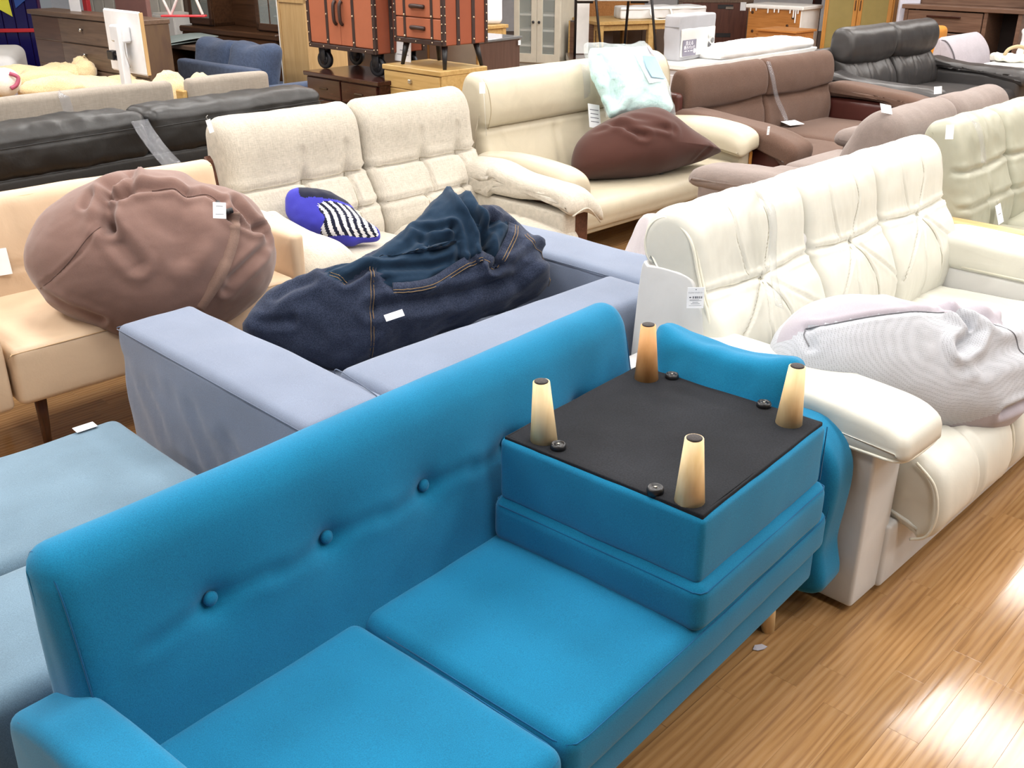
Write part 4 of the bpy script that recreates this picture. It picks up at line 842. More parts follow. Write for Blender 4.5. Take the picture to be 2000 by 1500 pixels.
def edges(t,zb,zt,wl,wr,dz=.07):
    bx('edge_strip',t,[(-.006,.018,-.008,.02,zb,zt),(-.006,.018,wl-.02,wl+.008,zb,zt),(-.006,.018,0,wl,zb,zb+.03),(wr-.02,wr+.006,-.008,.02,zb,zt)],strap_m,.003)
    m=MB(); z=zb+.03
    while z<min(zt,1.3):
        for loc,ax in (((-.007,.006,z),(-1,0,0)),((.008,-.009,z),(0,-1,0)),((-.007,wl-.006,z),(-1,0,0)),((wr-.01,-.009,z),(0,-1,0))): m.add(*lathe([(.006,0),(.004,.003),(.001,.005)],6,loc,ax))
        z+=dz
    for y in np.arange(.1,wl,.16): m.add(*lathe([(.006,0),(.004,.003),(.001,.005)],6,(-.007,y,zb+.015),(-1,0,0)))
    part('studs',m,stud_m,t,kind='stuff')
def side_straps(t,zb,zt,wr):
    for x in (wr*.33,wr*.68):
        s=bx('strap',t,(x-.014,x+.014,-.006,.004,zb,zt),strap_m,.002)
        for k in range(4): part('stud',lathe([(.007,0),(.005,.004),(.001,.006)],8,(x,-.006,zb+.03+.13*k),(0,-1,0)),stud_m,s)
edges(t,zb,zt,wl,wr); side_straps(t,zb,zt,wr)
def caster(x,y):
    w_=part('caster',MB().add(*lathe([(.018,-.016),(.05,-.016),(.062,-.014),(.062,.014),(.05,.016),(.018,.016)],22,(x,y,.763),(1,.25,0))),iron,t)
    m=MB().add(*lathe([(.036,0),(.034,.004),(.012,.005),(.008,.012),(.001,.012)],14,(x-.016,y-.004,.763),(-1,-.25,0)))
    m.add(*cbox(x-.03,x-.02,y-.035,y+.035,.763,.85,.004)).add(*cbox(x+.02,x+.03,y-.035,y+.035,.763,.85,.004))
    part('fork',m,iron,w_)
for x,y in ((.07,.07),(.07,.68),(.35,.07),(.35,.68)): caster(x,y)
# pale oak chest and the drawer trunk on it
t=thing('chest_of_drawers','pale oak chest of drawers with small silver knobs under the legged trunk','chest',C_(-.448,6.488),45)
bx('carcass',t,(.01,.40,0,.575,.02,.77),W_oak); bx('top',t,(-.006,.405,-.004,.58,.768,.80),W_oak,.004)
for k in range(7):
    z1=.762-.106*k; d=bx('drawer',t,(-.003,.012,.012,.563,z1-.102,z1),W_oak,.003)
    bx('knob',d,(-.022,-.002,.275,.30,z1-.06,z1-.036),chrome,.003)
t=thing('trunk_chest','orange leather three-drawer trunk on black splayed legs','chest',C_(-.425,6.53),45)
zb,zt,wl,wr=.945,1.6,.475,.37
bx('body',t,(.012,wr,0,wl,zb,zt),orl2,.006)
for k in range(4):
    z0=zb+.03+.128*k; d=bx('drawer',t,(-.002,.014,.015,wl-.015,z0+.003,z0+.125),orl,.004)
    part('handle',tube([(-.003,wl/2-.062,z0+.065),(-.02,wl/2-.05,z0+.068),(-.026,wl/2,z0+.070),(-.02,wl/2+.05,z0+.068),(-.003,wl/2+.062,z0+.065)],.013,8,False,14),strap_m,d)
    for y in (.105,wl-.105): bx('strap',d,(-.006,.0,y-.012,y+.012,z0,z0+.128),strap_m,.002)
    for y in (.105,wl-.105): part('stud',lathe([(.008,0),(.006,.004),(.001,.006)],8,(-.006,y,z0+.012),(-1,0,0)),stud_m,d)
edges(t,zb,zt,wl,wr,.05); side_straps(t,zb,zt,wr)
for x,y,dx,dy in ((.05,.05,-.02,-.02),(.05,.42,-.02,.03),(.32,.05,.03,-.02),(.32,.42,.03,.03)): part('leg',seg((x,y,zb),(x+dx,y+dy,.80),.021,.012,10),blackm,t)
o=part('price_sheet',cbox(-.001,.001,-.085,.085,0,.30,.0005),paper,None,False); place(o,(-.735,7.02,.801),0,(0,R(4),R(45))); tag(o,'white printed price sheet standing between the two orange trunks','price sheet')
mm=MB()
for k in range(9): mm.add(*cbox(-.0025,-.001,-.06,.06-.03*(k%3),.04+.028*k,.047+.028*k,.0003))
part('print',mm,plain('faint_print','a9aab4',.8),o,False)
# low brown cabinet
t=thing('cabinet','low brown cabinet with glossy grey top and oak edge next to the legged trunk','cabinet',C_(-.238,7.36),50)
bx('carcass',t,(0.012,.46,.0,.5,.02,.885),W_brown.copy() if False else grain('umber_side','5a4339','4c372e',axis='z')); bx('top',t,(0,.475,-.012,.51,.882,.902),plain('gloss_grey_top','6c6e70',.08),.003)
bx('front_frame',t,[(-.004,.014,0,.018,.02,.885),(-.004,.014,.482,.5,.02,.885)],W_oak,.002); bx('front_panel',t,(.0,.012,.02,.48,.03,.88),plain('pale_grey_panel','a9a59a',.5),.002)
o=part('price_sticker',cbox(.425,.452,-.003,.0,.84,.873,.0005),paper,None,False); place(o,C_(-.238,7.36),50); o.location=(-.238+.009,7.36-.008,0); tag(o,'small white price sticker on the side of the low brown cabinet','sticker')
# teal sign board
t=thing('sign_board','narrow mint green sign board with a yellow sun behind the legged trunk','sign',(-.255,7.44,.902),12)
bx('board',t,(-.10,.052,-.004,.004,0,.62),plain('mint_board','a5d2c6',.5),.002)
part('sun',lathe([(.028,0),(.027,.001),(.001,.0012)],24,(-.0,-.004,.262),(0,-1,0)),plain('sun_yellow','e8c752',.5),t)
tk=plain('sign_ink','2d5a66',.6)
for s,z in (('う',.39),('お',.17),('ト',.11)): text('lettering',s,.075,tk,t,(-.022,-.0045,z),(R(90),0,0))
# oak side table with white bundle and white screen behind
t=thing('side_table','oak side table behind the low brown cabinet','table',C_(-.285,9.35),45)
bx('top',t,(-.0,.36,-.0,.36,.80,.83),W_oak); bx('apron',t,[(.02,.34,.02,.04,.745,.80),(.02,.04,.02,.34,.745,.80)],W_oak)
for x in (.04,.32):
    for y in (.04,.32): bx('leg',t,(x-.025,x+.025,y-.025,y+.025,0,.80),W_oak)
V,Fc=rbox(-.11,.11,-.06,.06,0,.75,.05,5,(6,4,10)); o=part('storage_case',(V,Fc),plain('white_case','e6e8f2',.4),None); place(o,(-.20,9.62,.83),12); tag(o,'tall white rounded case standing on the oak side table','case')
o=part('lilac_board',cbox(-.16,.16,-.01,.01,.3,1.6,.004),plain('lilac_panel','c9cbe6',.5),None,False); place(o,(-.30,10.1,-.3),12); tag(o,'pale lilac panel upright behind the mint sign board','panel')
# white glazed cabinet
t=thing('glass_cabinet','antique white cabinet with two glazed doors and dark knobs','cabinet',C_(.60,13.15),65)
wl,wr,zb,zt=.64,.46,.06,1.9
bx('carcass',t,[(.02,wr,0,.025,zb,zt),(.02,wr,wl-.025,wl,zb,zt),(wr-.02,wr,0,wl,zb,zt),(.02,wr,0,wl,zb,zb+.10),(.02,wr,0,wl,zt-.03,zt)],offw); bx('plinth',t,(.03,wr,.0,wl,0,zb),plain('plinth_grey','a9a49a',.5))
part('back_lining',cbox(wr-.03,wr-.021,.03,wl-.03,zb+.1,zt-.03,.001),plain('grey_lining','6d6a60',.7),t,False)
for z in (.27,.455,.64,.83): bx('shelf',t,(.05,wr-.03,.026,wl-.026,z-.012,z+.012),wht)
for y0,y1 in ((.004,wl/2-.002),(wl/2+.002,wl-.004)):
    d=bx('door',t,[(0,.02,y0,y0+.075,zb+.01,zt),(0,.02,y1-.075,y1,zb+.01,zt),(0,.02,y0+.07,y1-.07,zb+.01,zb+.12),(0,.02,y0+.07,y1-.07,zt-.09,zt)],offw)
    bx('pane',d,(.008,.012,y0+.07,y1-.07,zb+.115,zt-.085),glz,.001)
    yk=wl/2+(.04 if y0>.1 else -.04); part('knob',lathe([(.006,0),(.008,.012),(.018,.02),(.014,.032),(.001,.035)],12,(0,yk,.56),(-1,0,0)),iron,d)
# black ladder rack with white board, grey cabinet, oak table behind it
t=thing('ladder_rack','black metal ladder rack with a grey shelf above the cream sofa back','rack',(0,0,0),0)
for a,b in (((.695,11.6,.33),(.695,11.6,1.7)),((.955,11.05,.33),(.80,11.55,1.7)),((1.24,11.6,.33),(1.30,11.6,1.7)),((1.535,11.05,.33),(1.40,11.55,1.7))): part('post',seg(a,b,.0145,None,8),blackm,t)
bx('shelf',t,(.69,1.46,11.3,11.62,.925,.942),plain('smoke_shelf','b7b5b3',.2)); bx('rail',t,[(.695,.87,11.42,11.445,.895,.925),(1.27,1.46,11.42,11.445,.895,.925)],blackm)
t=thing('platform','low dark platform carrying the black ladder rack','platform',(0,0,0),0); bx('board',t,(.62,1.62,10.95,12.0,.26,.33),W_dark); bx('base',t,(.68,1.56,11.0,11.95,0,.26),W_dark)
o=part('white_board',cbox(-.072,.072,-.012,.012,.335,.93,.005),wht,None,False); place(o,(.79,11.85,0),0); tag(o,'white board standing upright inside the black ladder rack','board')
t=thing('cabinet','dark grey low cabinet with a white sticker, seen through the ladder rack','cabinet',C_(1.02,12.95),52); bx('carcass',t,(0.01,.42,0,.4,0,.585),dkgry); bx('front_edge',t,(0,.012,0,.02,0,.585),W_oak); bx('front_edge',t,(0,.012,.38,.4,0,.585),W_oak); bx('door_panel',t,(.002,.01,.02,.38,.01,.57),W_brown)
o=part('price_sticker',cbox(.33,.37,-.003,0,.48,.54,.0005),paper,None,False); place(o,(1.02+.008,12.95-.006,0),52); tag(o,'white price sticker on the dark grey cabinet','sticker')
t=thing('dining_table','oak table carrying the long white storage bag','table',(1.75,13.15,0),20)
bx('top',t,(-.80,.42,-.1,.75,.56,.60),W_oak); bx('apron',t,[(-.76,.38,-.06,-.03,.49,.56),(-.76,-.73,-.06,.7,.49,.56)],W_oak)
for x in (-.74,-.06,.36):
    for y in (-.05,.68): bx('leg',t,(x-.035,x+.035,y-.035,y+.035,0,.56),W_oak)
t=thing('cabinet','dark taupe cabinet filling the space beneath the oak table','cabinet',(1.55,14.05,0),20); bx('carcass',t,(-.6,1.0,0,.4,0,.47),plain('taupe_board','6d5d52',.5)); bx('door_panel',t,[(-.58,.18,-.01,.002,.03,.44),(.2,.98,-.01,.002,.03,.44)],plain('taupe_board','6d5d52',.5))
o=part('headboard',cbox(-.45,.45,-.02,.02,.2,.82,.008),W_pine,None,False); place(o,(1.42,14.95,0),8); tag(o,'plain orange wood headboard behind the ladder rack','headboard')
t=thing('storage_bag','long white bedding bag with carry handles lying on the oak table','bag',(1.80,13.35,.601),9)
V,Fc=rbox(-.48,.62,-.12,.22,0,.145,.02,3,(24,8,5)); V=wrinkle(V,Fc,.012,7,3); part('bag_body',(V,Fc),plain('white_nonwoven','d9dadc',.6),t)
part('zip',tube([(-.48,-.125,.115),(.62,-.125,.12)],.006,6),wht,t)
part('handle',tube([(-.10,-.135,.12),(-.11,-.18,.06),(-.05,-.2,-.0),(.1,-.2,.0),(.16,-.18,.05),(.15,-.135,.12)],.014,8,False,24),wht,t)
# white bench chest with the printed bedding bag and a rolled white pad
t=thing('white_chest','long low white chest behind the brown sofa','chest',C_(1.308,7.821),45)
bx('carcass',t,(.01,1.9,.01,.34,0,.64),plain('pale_grey_side','c3c1c4',.45)); bx('top',t,(-.01,1.91,-.015,.35,.64,.68),wht,.006); bx('front_panel',t,(-.002,.012,.03,.32,.05,.60),plain('pale_grey_side','c3c1c4',.45))
V,Fc=rbox(.44,1.86,-.02,.33,.68,.755,.036,4,(50,12,4),(0,0,.03)); V=wrinkle(V,Fc,.012,7,4); o=part('bed_pad',(V,Fc),fabric('white_quilt','ececec',200,.03,.2,blot=.02),None); place(o,C_(1.308,7.821),45); tag(o,'white padded bed pad lying along the chest behind the brown sofa','bed pad')
t=thing('storage_bag','grey zipped bedding bag with clear window and printed label on the white chest','bag',(1.285,8.06,.681),47)
greyb=plain('silver_nonwoven','a7a8ad',.5)
V,Fc=rbox(0,.50,0,.15,0,.335,.018,3,(16,6,12),(.0,.01,0)); V=wrinkle(V,Fc,.010,6,6); part('bag_body',(V,Fc),greyb,t)
V,Fc=rbox(.012,.475,-.016,.002,.03,.235,.008,2,(12,2,8)); V=wrinkle(V,Fc,.005,9,6); part('window',(V,Fc),plain('clear_window','dcdcd9',.2),t)
lb=bx('printed_label',t,(.02,.20,-.024,-.019,.035,.155),plain('label_grey','7c7988',.6),.001)
wi=plain('label_white','f0eff4',.6)
text('lettering','洗える',.036,wi,lb,(.05,-.0245,.118),(R(90),0,0)); text('lettering','敷きパッド',.030,wi,lb,(.032,-.0245,.088),(R(90),0,0))
bx('lettering',lb,[(.04,.07,-.0252,-.024,.070,.076),(.085,.105,-.0252,-.024,.070,.076),(.12,.15,-.0252,-.024,.070,.076)],wi,.0002)
part('emblem',lathe([(.018,0),(.017,.001),(.001,.001)],18,(.178,-.0245,.07),(0,-1,0)),wi,lb)
cz=plain('mark_grey','7a7b7d',.6); part('printed_mark',lathe([(.021,0),(.02,.001),(.001,.001)],18,(.435,-.021,.13),(0,-1,0)),cz,t)
part('printed_mark',([(.375,-.022,.07),(.375,-.022,.125),(.42,-.022,.097),(.375,-.020,.07),(.375,-.020,.125),(.42,-.020,.097)],[(0,1,2),(5,4,3),(0,3,4,1),(1,4,5,2),(2,5,3,0)]),plain('mark_dark','55565a',.6),t,False)
for p in ((.385,-.021,.165),(.43,-.021,.045)): part('printed_mark',lathe([(.017,0),(.016,.001),(.001,.001)],16,p,(0,-1,0)),plain('mark_pale','bfc2c0',.6),t)
part('zip_flap',boxes([(-.006,.0,.01,.14,.245,.25)],.001),cz,t,False)
# far wall of pieces on the other side
t=thing('glass_door_chest','reddish brown chest with two sunken black handles and a white slip','chest',(2.36,15.1,0),-6)
bx('carcass',t,(0,1.04,0.02,.4,0,.80),W_side); bx('frame',t,[(0,1.04,-.01,.02,.68,.80),(.97,1.04,-.01,.02,0,.7),(0,.06,-.01,.02,0,.7),(0,1.04,-.01,.02,0,.10)],W_grey); bx('door',t,(.06,.97,-.004,.02,.10,.68),W_teak)
for z in (.60,.22):
    h=bx('handle',t,(.55,.76,-.010,-.002,z,z+.055),blackm,.002)
    if z>.5: bx('handle_plate',h,(.66,.77,-.02,-.009,z-.005,z+.03),chrome,.003)
o=part('price_slip',cbox(.86,.94,-.02,-.016,.58,.69,.0005),paper,None,False); place(o,(2.36,15.1,0),-6); tag(o,'white slip taped on the reddish brown chest','sticker')
t=thing('painted_chest','knotty orange chest with a dripping white painted top','chest',C_(3.63,13.35),42)
t.rotation_euler=(0,0,R(48))
bx('carcass',t,(.012,.5,0,.74,0,.69),W_pine); bx('front',t,[(0,.014,0,.74,.38,.69),(0,.014,.60,.74,0,.38),(0,.02,.52,.74,.16,.2)],W_pine); bx('white_side',t,(.0,.5,-.012,.002,.05,.70),wht)
m=MB().add(*cbox(-.03,.52,-.04,.78,.69,.74,.012)); rr=random.Random(2)
for y,h in ((.03,.05),(.06,.16),(.09,.10),(.14,.05),(.3,.05),(.36,.05),(.45,.06),(.62,.04),(.7,.05)): m.add(*cbox(-.03,-.012,y-.008,y+.008,.70-h,.70,.005))
part('painted_top',m,wht,t,False)
for y,z in ((.68,.64),(.10,.60),(.17,.50),(.66,.41),(.2,.40)): part('knot',lathe([(.02,0),(.014,.003),(.001,.003)],10,(-.001,y,z),(-1,0,0)),W_side,t)
t=thing('wooden_box','orange wood bedside box with a white sticker in front of the painted chest','box',C_(3.28,12.2),45)
bx('carcass',t,(.01,.42,0,.5,0,.52),W_pine); bx('top',t,(-.02,.45,-.02,.52,.52,.545),W_pine); bx('side_panel',t,(.05,.38,-.01,.012,.1,.47),W_pine)
o=part('price_sticker',cbox(-.004,-.001,.08,.15,.38,.45,.0005),paper,None,False); place(o,(3.27,12.2,0),45); tag(o,'white price sticker on the orange bedside box','sticker')
o=part('dark_panel',cbox(-.06,.1,-.02,.02,0,1.6,.004),W_dark,None,False); place(o,(4.05,14.2,0),40); tag(o,'tall dark brown panel leaning between painted chest and glazed wardrobe','panel')
t=thing('wardrobe','golden wood wardrobe with olive glazed doors','wardrobe',C_(4.62,13.15),45)
t.location=(4.65,13.0,0); t.rotation_euler=(0,0,R(60))
bx('carcass',t,(.02,.5,0,.83,0,1.9),W_gold)
olive=plain('olive_glass','8f8152',.12)
for y0,y1 in ((.005,.41),(.42,.825)):
    d=bx('door',t,[(0,.022,y0,y0+.05,.02,1.9),(0,.022,y1-.05,y1,.02,1.9),(0,.022,y0,y1,.02,.14),(0,.022,y0,y1,1.8,1.9)],W_gold); bx('pane',d,(.008,.014,y0+.045,y1-.045,.13,1.82),olive,.001)
    yh=.415+(.03 if y0>.2 else -.03); bx('handle',d,(-.016,0,yh-.006,yh+.006,.70,.82),W_side,.003)
bx('side_frame',t,[(0.02,.07,-.012,.002,.02,1.9),(.42,.47,-.012,.002,.02,1.9),(.02,.47,-.012,.002,.02,.1)],W_gold)
o=part('pale_blue_board',cbox(0,.24,-.03,.03,0,1.6,.01),plain('blue_white_board','c3c4d2',.5),None,False); place(o,(4.52,12.45,0),0); tag(o,'pale blue white board upright beside the golden wardrobe','panel')
# brown TV sideboard
t=thing('tv_sideboard','brown ash sideboard with wide drawers, open bay and raised back','sideboard',C_(5.46,11.36),44); fit(t,1.3)
wl,wr=1.02,.42
bx('carcass',t,[(.01,wr,0,.035,.05,.98),(.01,wr,wl-.035,wl,.05,.98),(.01,wr,.28,.315,.05,.98),(.01,wr,0,wl,.05,.09),(wr-.02,wr,0,wl,.05,.98)],W_brown)
bx('top',t,(-.012,wr+.01,-.02,wl+.02,.975,1.01),W_brown); bx('upper_back',t,(.2,.24,-.02,wl,1.01,1.6),W_brown); bx('upper_side',t,(.02,.24,-.03,.0,1.01,1.6),W_side); bx('bay_lining',t,(.34,.36,.03,.29,.09,.97),plain('bay_dark','241a17',.9))
for z0,z1 in ((.80,.965),(.625,.79),(.45,.615),(.1,.44)):
    d=bx('drawer',t,(0,.02,.32,wl-.04,z0,z1),W_brown,.005); bx('handle',d,(-.022,-.004,.50,.80,z1-.05,z1-.035),W_dark,.003)
t=thing('drawer_unit','white drawer unit at the edge beside the brown sideboard','drawers',C_(5.96,11.58),45); fit(t,1.3)
bx('carcass',t,(.01,.4,0,.35,0,.93),wht)
for z0,z1 in ((.72,.9),(.5,.7),(.28,.48)): bx('drawer',t,(-.004,.012,.01,.34,z0,z1),wht,.004)
# orange sofa, grey bolster, cloth bag
orf=fabric('orange_plush','d8912f',300,.08,.15,blot=.05)
t=thing('armchair','orange plush low chair peeping past the charcoal sofa headrests','chair',(4.54,10.95,-.06),45); fit(t,1.1)
V,Fc=rbox(-.05,.62,.25,.42,.2,.80,.06,4,(16,6,12)); V=wrinkle(V,Fc,.015,4,4); part('backrest',(V,Fc),orf,t)
V,Fc=rbox(-.05,.10,-.0,.3,.1,.70,.05,4,(8,12,8)); V=wrinkle(V,Fc,.015,4,5); part('armrest',(V,Fc),orf,t); V,Fc=rbox(.05,.6,-.0,.3,.1,.45,.05,4,(8,12,4)); part('seat_cushion',(V,Fc),orf,t)
gl=fabric('lilac_grey_cloth','b3adb5',380,.08,.2,tweed=200,blot=.04)
t=thing('armchair','lilac grey tufted chair back beside the orange chair','chair',(4.44,10.39,-.11),45); fit(t,1.1)
V,Fc=sweep([(.05,.35),(.0,.5),(.04,.68),(.14,.80),(.22,.80),(.26,.6),(.26,.35)],0,.82,24,60,.04); V=crease(V,Fc,[([(x,z)],.012,.012) for x,z in ((.25,.66),(.4,.66),(.55,.66),(.7,.66),(.33,.60),(.48,.6),(.62,.6))],(0,2),(0,-1,.2)); part('backrest',(V,Fc),gl,t)
part('seat_cushion',rbox(0,.82,-.5,.06,.1,.42,.05,4,(10,10,4)),gl,t); part('piping',tube([(.0,.05,.4),(.0,.003,.5),(.0,.04,.67),(.005,.13,.785),(.01,.2,.79)],.006,6,False,20),plain('dark_piping','5d5a60',.7),t)
t=thing('tote_bag','white cloth tote bag with a beige rope handle lying by the lilac grey chair','bag',(5.06,10.58,.39),0)
cl=fabric('white_flower_cloth','e6e2cf',200,.1,.1,h2='f2efe2'); V,Fc=rbox(-.16,.42,-.1,.15,.0,.075,.035,4,(20,10,3)); V=wrinkle(V,Fc,.025,8,4); part('bag_body',(V,Fc),cl,t)
part('handle',tube([(-.10,-.05,.07),(-.07,-.06,.13),(.02,-.05,.155),(.11,-.03,.13),(.12,-.02,.07)],.018,8,False,20),fabric('beige_rope','c9b591',300,.1,.2),t)
t=thing('bench','white low bench supporting the cloth tote bag','bench',(4.92,10.3,-.16),45); bx('seat',t,(0,.7,-.25,.25,.5,.55),wht,.006)
for x in (.05,.65):
    for y in (-.2,.2): bx('leg',t,(x-.02,x+.02,y-.02,y+.02,0,.5),wht)
V,Fc=rbox(-.2,.2,-.05,.05,0,.30,.045,4,(12,4,10)); V=wrinkle(V,Fc,.03,6,2); o=part('plastic_sack',(V,Fc),plain('milky_plastic','dfe0e2',.25),None); place(o,(5.42,10.85,.40),20); tag(o,'milky white plastic sack behind the cloth tote bag','sack')

# ================================================================ GOODS ON THE OTHER SIDE OF THE BACK
# brown dresser
t=thing('dresser','long grey-brown dresser of drawers behind the white screen stand','dresser',C_(-2.735,7.81),49)
wl,wr=1.79,.22
bx('side_panel',t,(.015,wr,-.005,.004,.03,.965),wood('ash_side','63503f','54423a',.4,'z',3,k=5))
bx('carcass',t,(.015,wr,0,wl,.03,.97),W_grey); bx('top',t,(-.012,wr+.01,-.01,wl+.01,.965,1.0),W_grey,.004)
for c,(y0,y1) in enumerate(((.015,1.29),(1.31,wl-.012))):
    for z0,z1 in ((.775,.955),(.585,.765),(.395,.575),(.205,.385),(.05,.195)):
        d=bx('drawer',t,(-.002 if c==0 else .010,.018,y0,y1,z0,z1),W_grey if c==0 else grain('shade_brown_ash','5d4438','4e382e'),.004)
        if c==0:
            for y in (.9,.3): part('knob',lathe([(.006,0),(.006,.014),(.015,.02),(.013,.03),(.001,.032)],10,(-.002,y,(z0+z1)/2+.02),(-1,0,0)),chrome,d)
o=part('price_sheet',cbox(-.075,.075,-.001,.001,0,.26,.0005),paper,None,False); place(o,[-3.585,8.739,1.0],-35); tag(o,'white price sheet standing on the grey-brown dresser','price sheet')
# slatted white screen, brown board and red post behind the dresser
t=thing('slat_screen','white vertical slat screen behind the dresser','screen',(-3.9,11.2,0),-35)
for k in range(9): bx('slat',t,(-1.0+.19*k,-1.0+.19*k+.165,-.012,.012,0,1.7),plain('white_slat','d4d2ca',.5))
bx('rail',t,(-1.02,.75,.02,.045,.3,1.6),plain('rail_dark','55463c',.6))
o=part('red_post',cbox(-.035,.035,-.02,.02,0,1.7,.004),plain('red_paint','a82a30',.5),None,False); place(o,(-3.95,9.9,0),-35); tag(o,'red post in front of the white slat screen','post')
o=part('brown_board',cbox(-.24,.24,-.02,.02,0,1.6,.004),plain('maroon_board','7a5650',.5),None,False); place(o,(-3.15,8.85,0),-40); tag(o,'maroon brown board upright behind the white screen stand','board')
# navy slat display with red rails and two signs
navy=plain('navy_gloss','14104e',.22); redp=plain('red_rail','c02a33',.35); pur=plain('plum_gap','40103f',.4)
t=thing('slat_display','navy blue slatted display with red rails at the picture corner','display',(-5.0,10.3,0),6)
for k in range(10): bx('slat',t,(-.75+.115*k,-.75+.115*k+.108,-.01,.01,.05,1.8),navy)
bx('backing',t,(-.76,.42,.012,.02,.05,1.8),pur)
bx('rail',t,[(-.78,.42,-.03,-.011,.70,.735)],redp); bx('rail',t,[(-.78,.42,-.03,-.011,.155,.18)],redp); bx('foot_board',t,(-.78,.42,-.02,.03,0,.155),plain('red_base','9c2118',.5))
sg1=part('sign_plate',([(-0.15,-.03,1.6),(0.11,-.03,1.6),(0.155,-.03,.845),(-0.15,-.03,1.03),(-0.15,-.022,1.6),(0.11,-.022,1.6),(0.155,-.022,.845),(-0.15,-.022,1.03)],[(0,3,2,1),(4,5,6,7),(0,1,5,4),(1,2,6,5),(2,3,7,6),(3,0,4,7)]),plain('sign_yellow','d9d843',.5),t,False)
text('lettering','U',.17,plain('sign_black','201c3a',.6),sg1,(-0.04,-.0305,.99),(R(90),R(-6),0),width=.7)
sg2=part('sign_plate',([(0.17,-.03,1.6),(0.32,-.03,1.6),(0.31,-.03,1.0),(0.2,-.03,.92),(0.17,-.022,1.6),(0.32,-.022,1.6),(0.31,-.022,1.0),(0.2,-.022,.92)],[(0,3,2,1),(4,5,6,7),(0,1,5,4),(1,2,6,5),(2,3,7,6),(3,0,4,7)]),plain('sign_blue','1b4590',.5),t,False)
text('lettering','l',.15,plain('sign_white','f0f0f5',.6),sg2,(0.185,-.0305,1.03),(R(90),R(-6),0),width=1.6)
# white bits behind: drawer tower, clothes rack poles
t=thing('drawer_unit','small white drawer tower beside the dark glazed sideboard','drawers',C_(-3.25,10.2),40)
bx('carcass',t,(.01,.3,0,.55,0,.86),wht)
for z0,z1 in ((.66,.84),(.46,.64),(.26,.44)):
    for y0,y1 in ((.01,.265),(.285,.54)): bx('drawer',t,(-.006,.012,y0,y1,z0,z1),wht,.004)
t=thing('clothes_rack','white folding clothes rack standing on the dresser end','rack',(0,0,0),0)
for a,b in (((-2.62,8.15,1.01),(-2.86,8.3,1.5)),((-2.62,8.15,1.01),(-2.40,8.3,1.5)),((-2.36,8.1,1.02),(-2.58,8.3,1.5))): part('pole',seg(a,b,.011,None,8),wht,t)
bx('foot_rail',t,[(-2.68,-2.34,8.09,8.15,1.002,1.016)],redp)
# glazed sideboard
t=thing('sideboard','dark brown sideboard with glazed upper doors and open middle','sideboard',C_(-2.03,9.05),49); fit(t,1.08)
wl,wr=1.34,.42
bx('carcass',t,(.02,wr,0,wl,.04,.80),W_side); bx('top',t,(-.02,wr+.01,-.02,wl+.02,.80,.85),W_side,.01); bx('moulding',t,(-.008,.02,0,wl,.755,.80),W_side,.008)
for y0,y1 in ((.02,.46),(.48,.88),(.9,wl-.02)):
    for z0,z1 in ((.60,.74),(.44,.58),(.08,.42)):
        d=bx('drawer',t,(.0,.022,y0,y1,z0,z1),W_side,.01); bx('handle',d,(-.02,0,(y0+y1)/2-.06,(y0+y1)/2+.06,(z0+z1)/2+.03,(z0+z1)/2+.042),plain('antique_brass','8d7a5c',.4,.7),.004)
bx('back_panel',t,(.30,.33,.43,.98,.85,1.7),W_side)
for y0,y1 in ((0,.36),(.99,wl)):
    c_=bx('cupboard',t,[(.1,.34,y0,y0+.02,.85,1.7),(.1,.34,y1-.02,y1,.85,1.7),(.32,.34,y0,y1,.85,1.7),(.1,.34,y0,y1,.85,.88)],W_side)
    bx('door',c_,[(.08,.1,y0,y0+.045,.86,1.7),(.08,.1,y1-.045,y1,.86,1.7),(.08,.1,y0,y1,.86,.915),(.084,.097,(y0+y1)/2-.008,(y0+y1)/2+.008,.9,1.7)],W_side,.005)
    bx('pane',c_,(.088,.092,y0+.04,y1-.04,.91,1.7),glz,.001)
    bx('shelf',c_,(.11,.32,y0+.02,y1-.02,1.04,1.055),W_side)
o=part('white_cabinet',boxes([(0,.3,0,.26,0,.02),(0,.02,0,.26,0,.7),(.28,.3,0,.26,0,.7),(0,.3,.24,.26,0,.7),(.02,.28,.0,.24,.10,.115),(0,.3,0,.26,.68,.7)],.003),wht,None,False); place(o,(-2.28,9.62,.80),49-90); tag(o,'small white open cabinet standing in the middle of the dark sideboard','cabinet')
# beige panel unit
t=thing('tall_cabinet','tall beige veneer cabinet side next to the dark sideboard','cabinet',C_(-1.655,8.5),47)
bx('carcass',t,(.012,.4,0,.38,0,1.9),W_beige); bx('frame',t,[(0,.014,0,.025,0,1.9),(0,.014,.355,.38,0,1.9),(0,.014,0,.38,1.07,1.12)],W_beige,.003)
bx('white_edge',t,(-.004,.004,.376,.386,0,1.9),wht,.002)
# small desk with grey sheets
t=thing('desk','small brown desk with open shelf, grey sheets lying on it','desk',C_(-2.66,8.9),49)
bx('top',t,(0,.45,0,.62,.665,.70),W_grey); bx('side',t,[(0,.45,0,.02,0,.665),(0,.45,.6,.62,0,.665),(0,.45,.42,.44,0,.665),(.43,.45,0,.62,.0,.665)],W_side); bx('shelf',t,(0,.45,.43,.6,.36,.38),W_grey)
for k,(x,y,r,lab) in enumerate(((-2.97,9.2,38,'upper grey board sheet overhanging the small brown desk'),(-3.03,9.16,50,'lower grey board sheet under the other on the small brown desk'))):
    V,Fc=rbox(-.30,.34,-.2,.2,0,.008,.003,2,(12,6,1)); V[:,2]+=.05*np.clip(-V[:,0]-.1,0,1)*0+.02*np.sin(V[:,0]*6)*(1 if k==0 else .5)
    o=part('board_sheet',(V,Fc),plain('sheet_grey','8d9a99',.5),None); place(o,(x,y,.735-.024*k),r); tag(o,lab,'sheet')
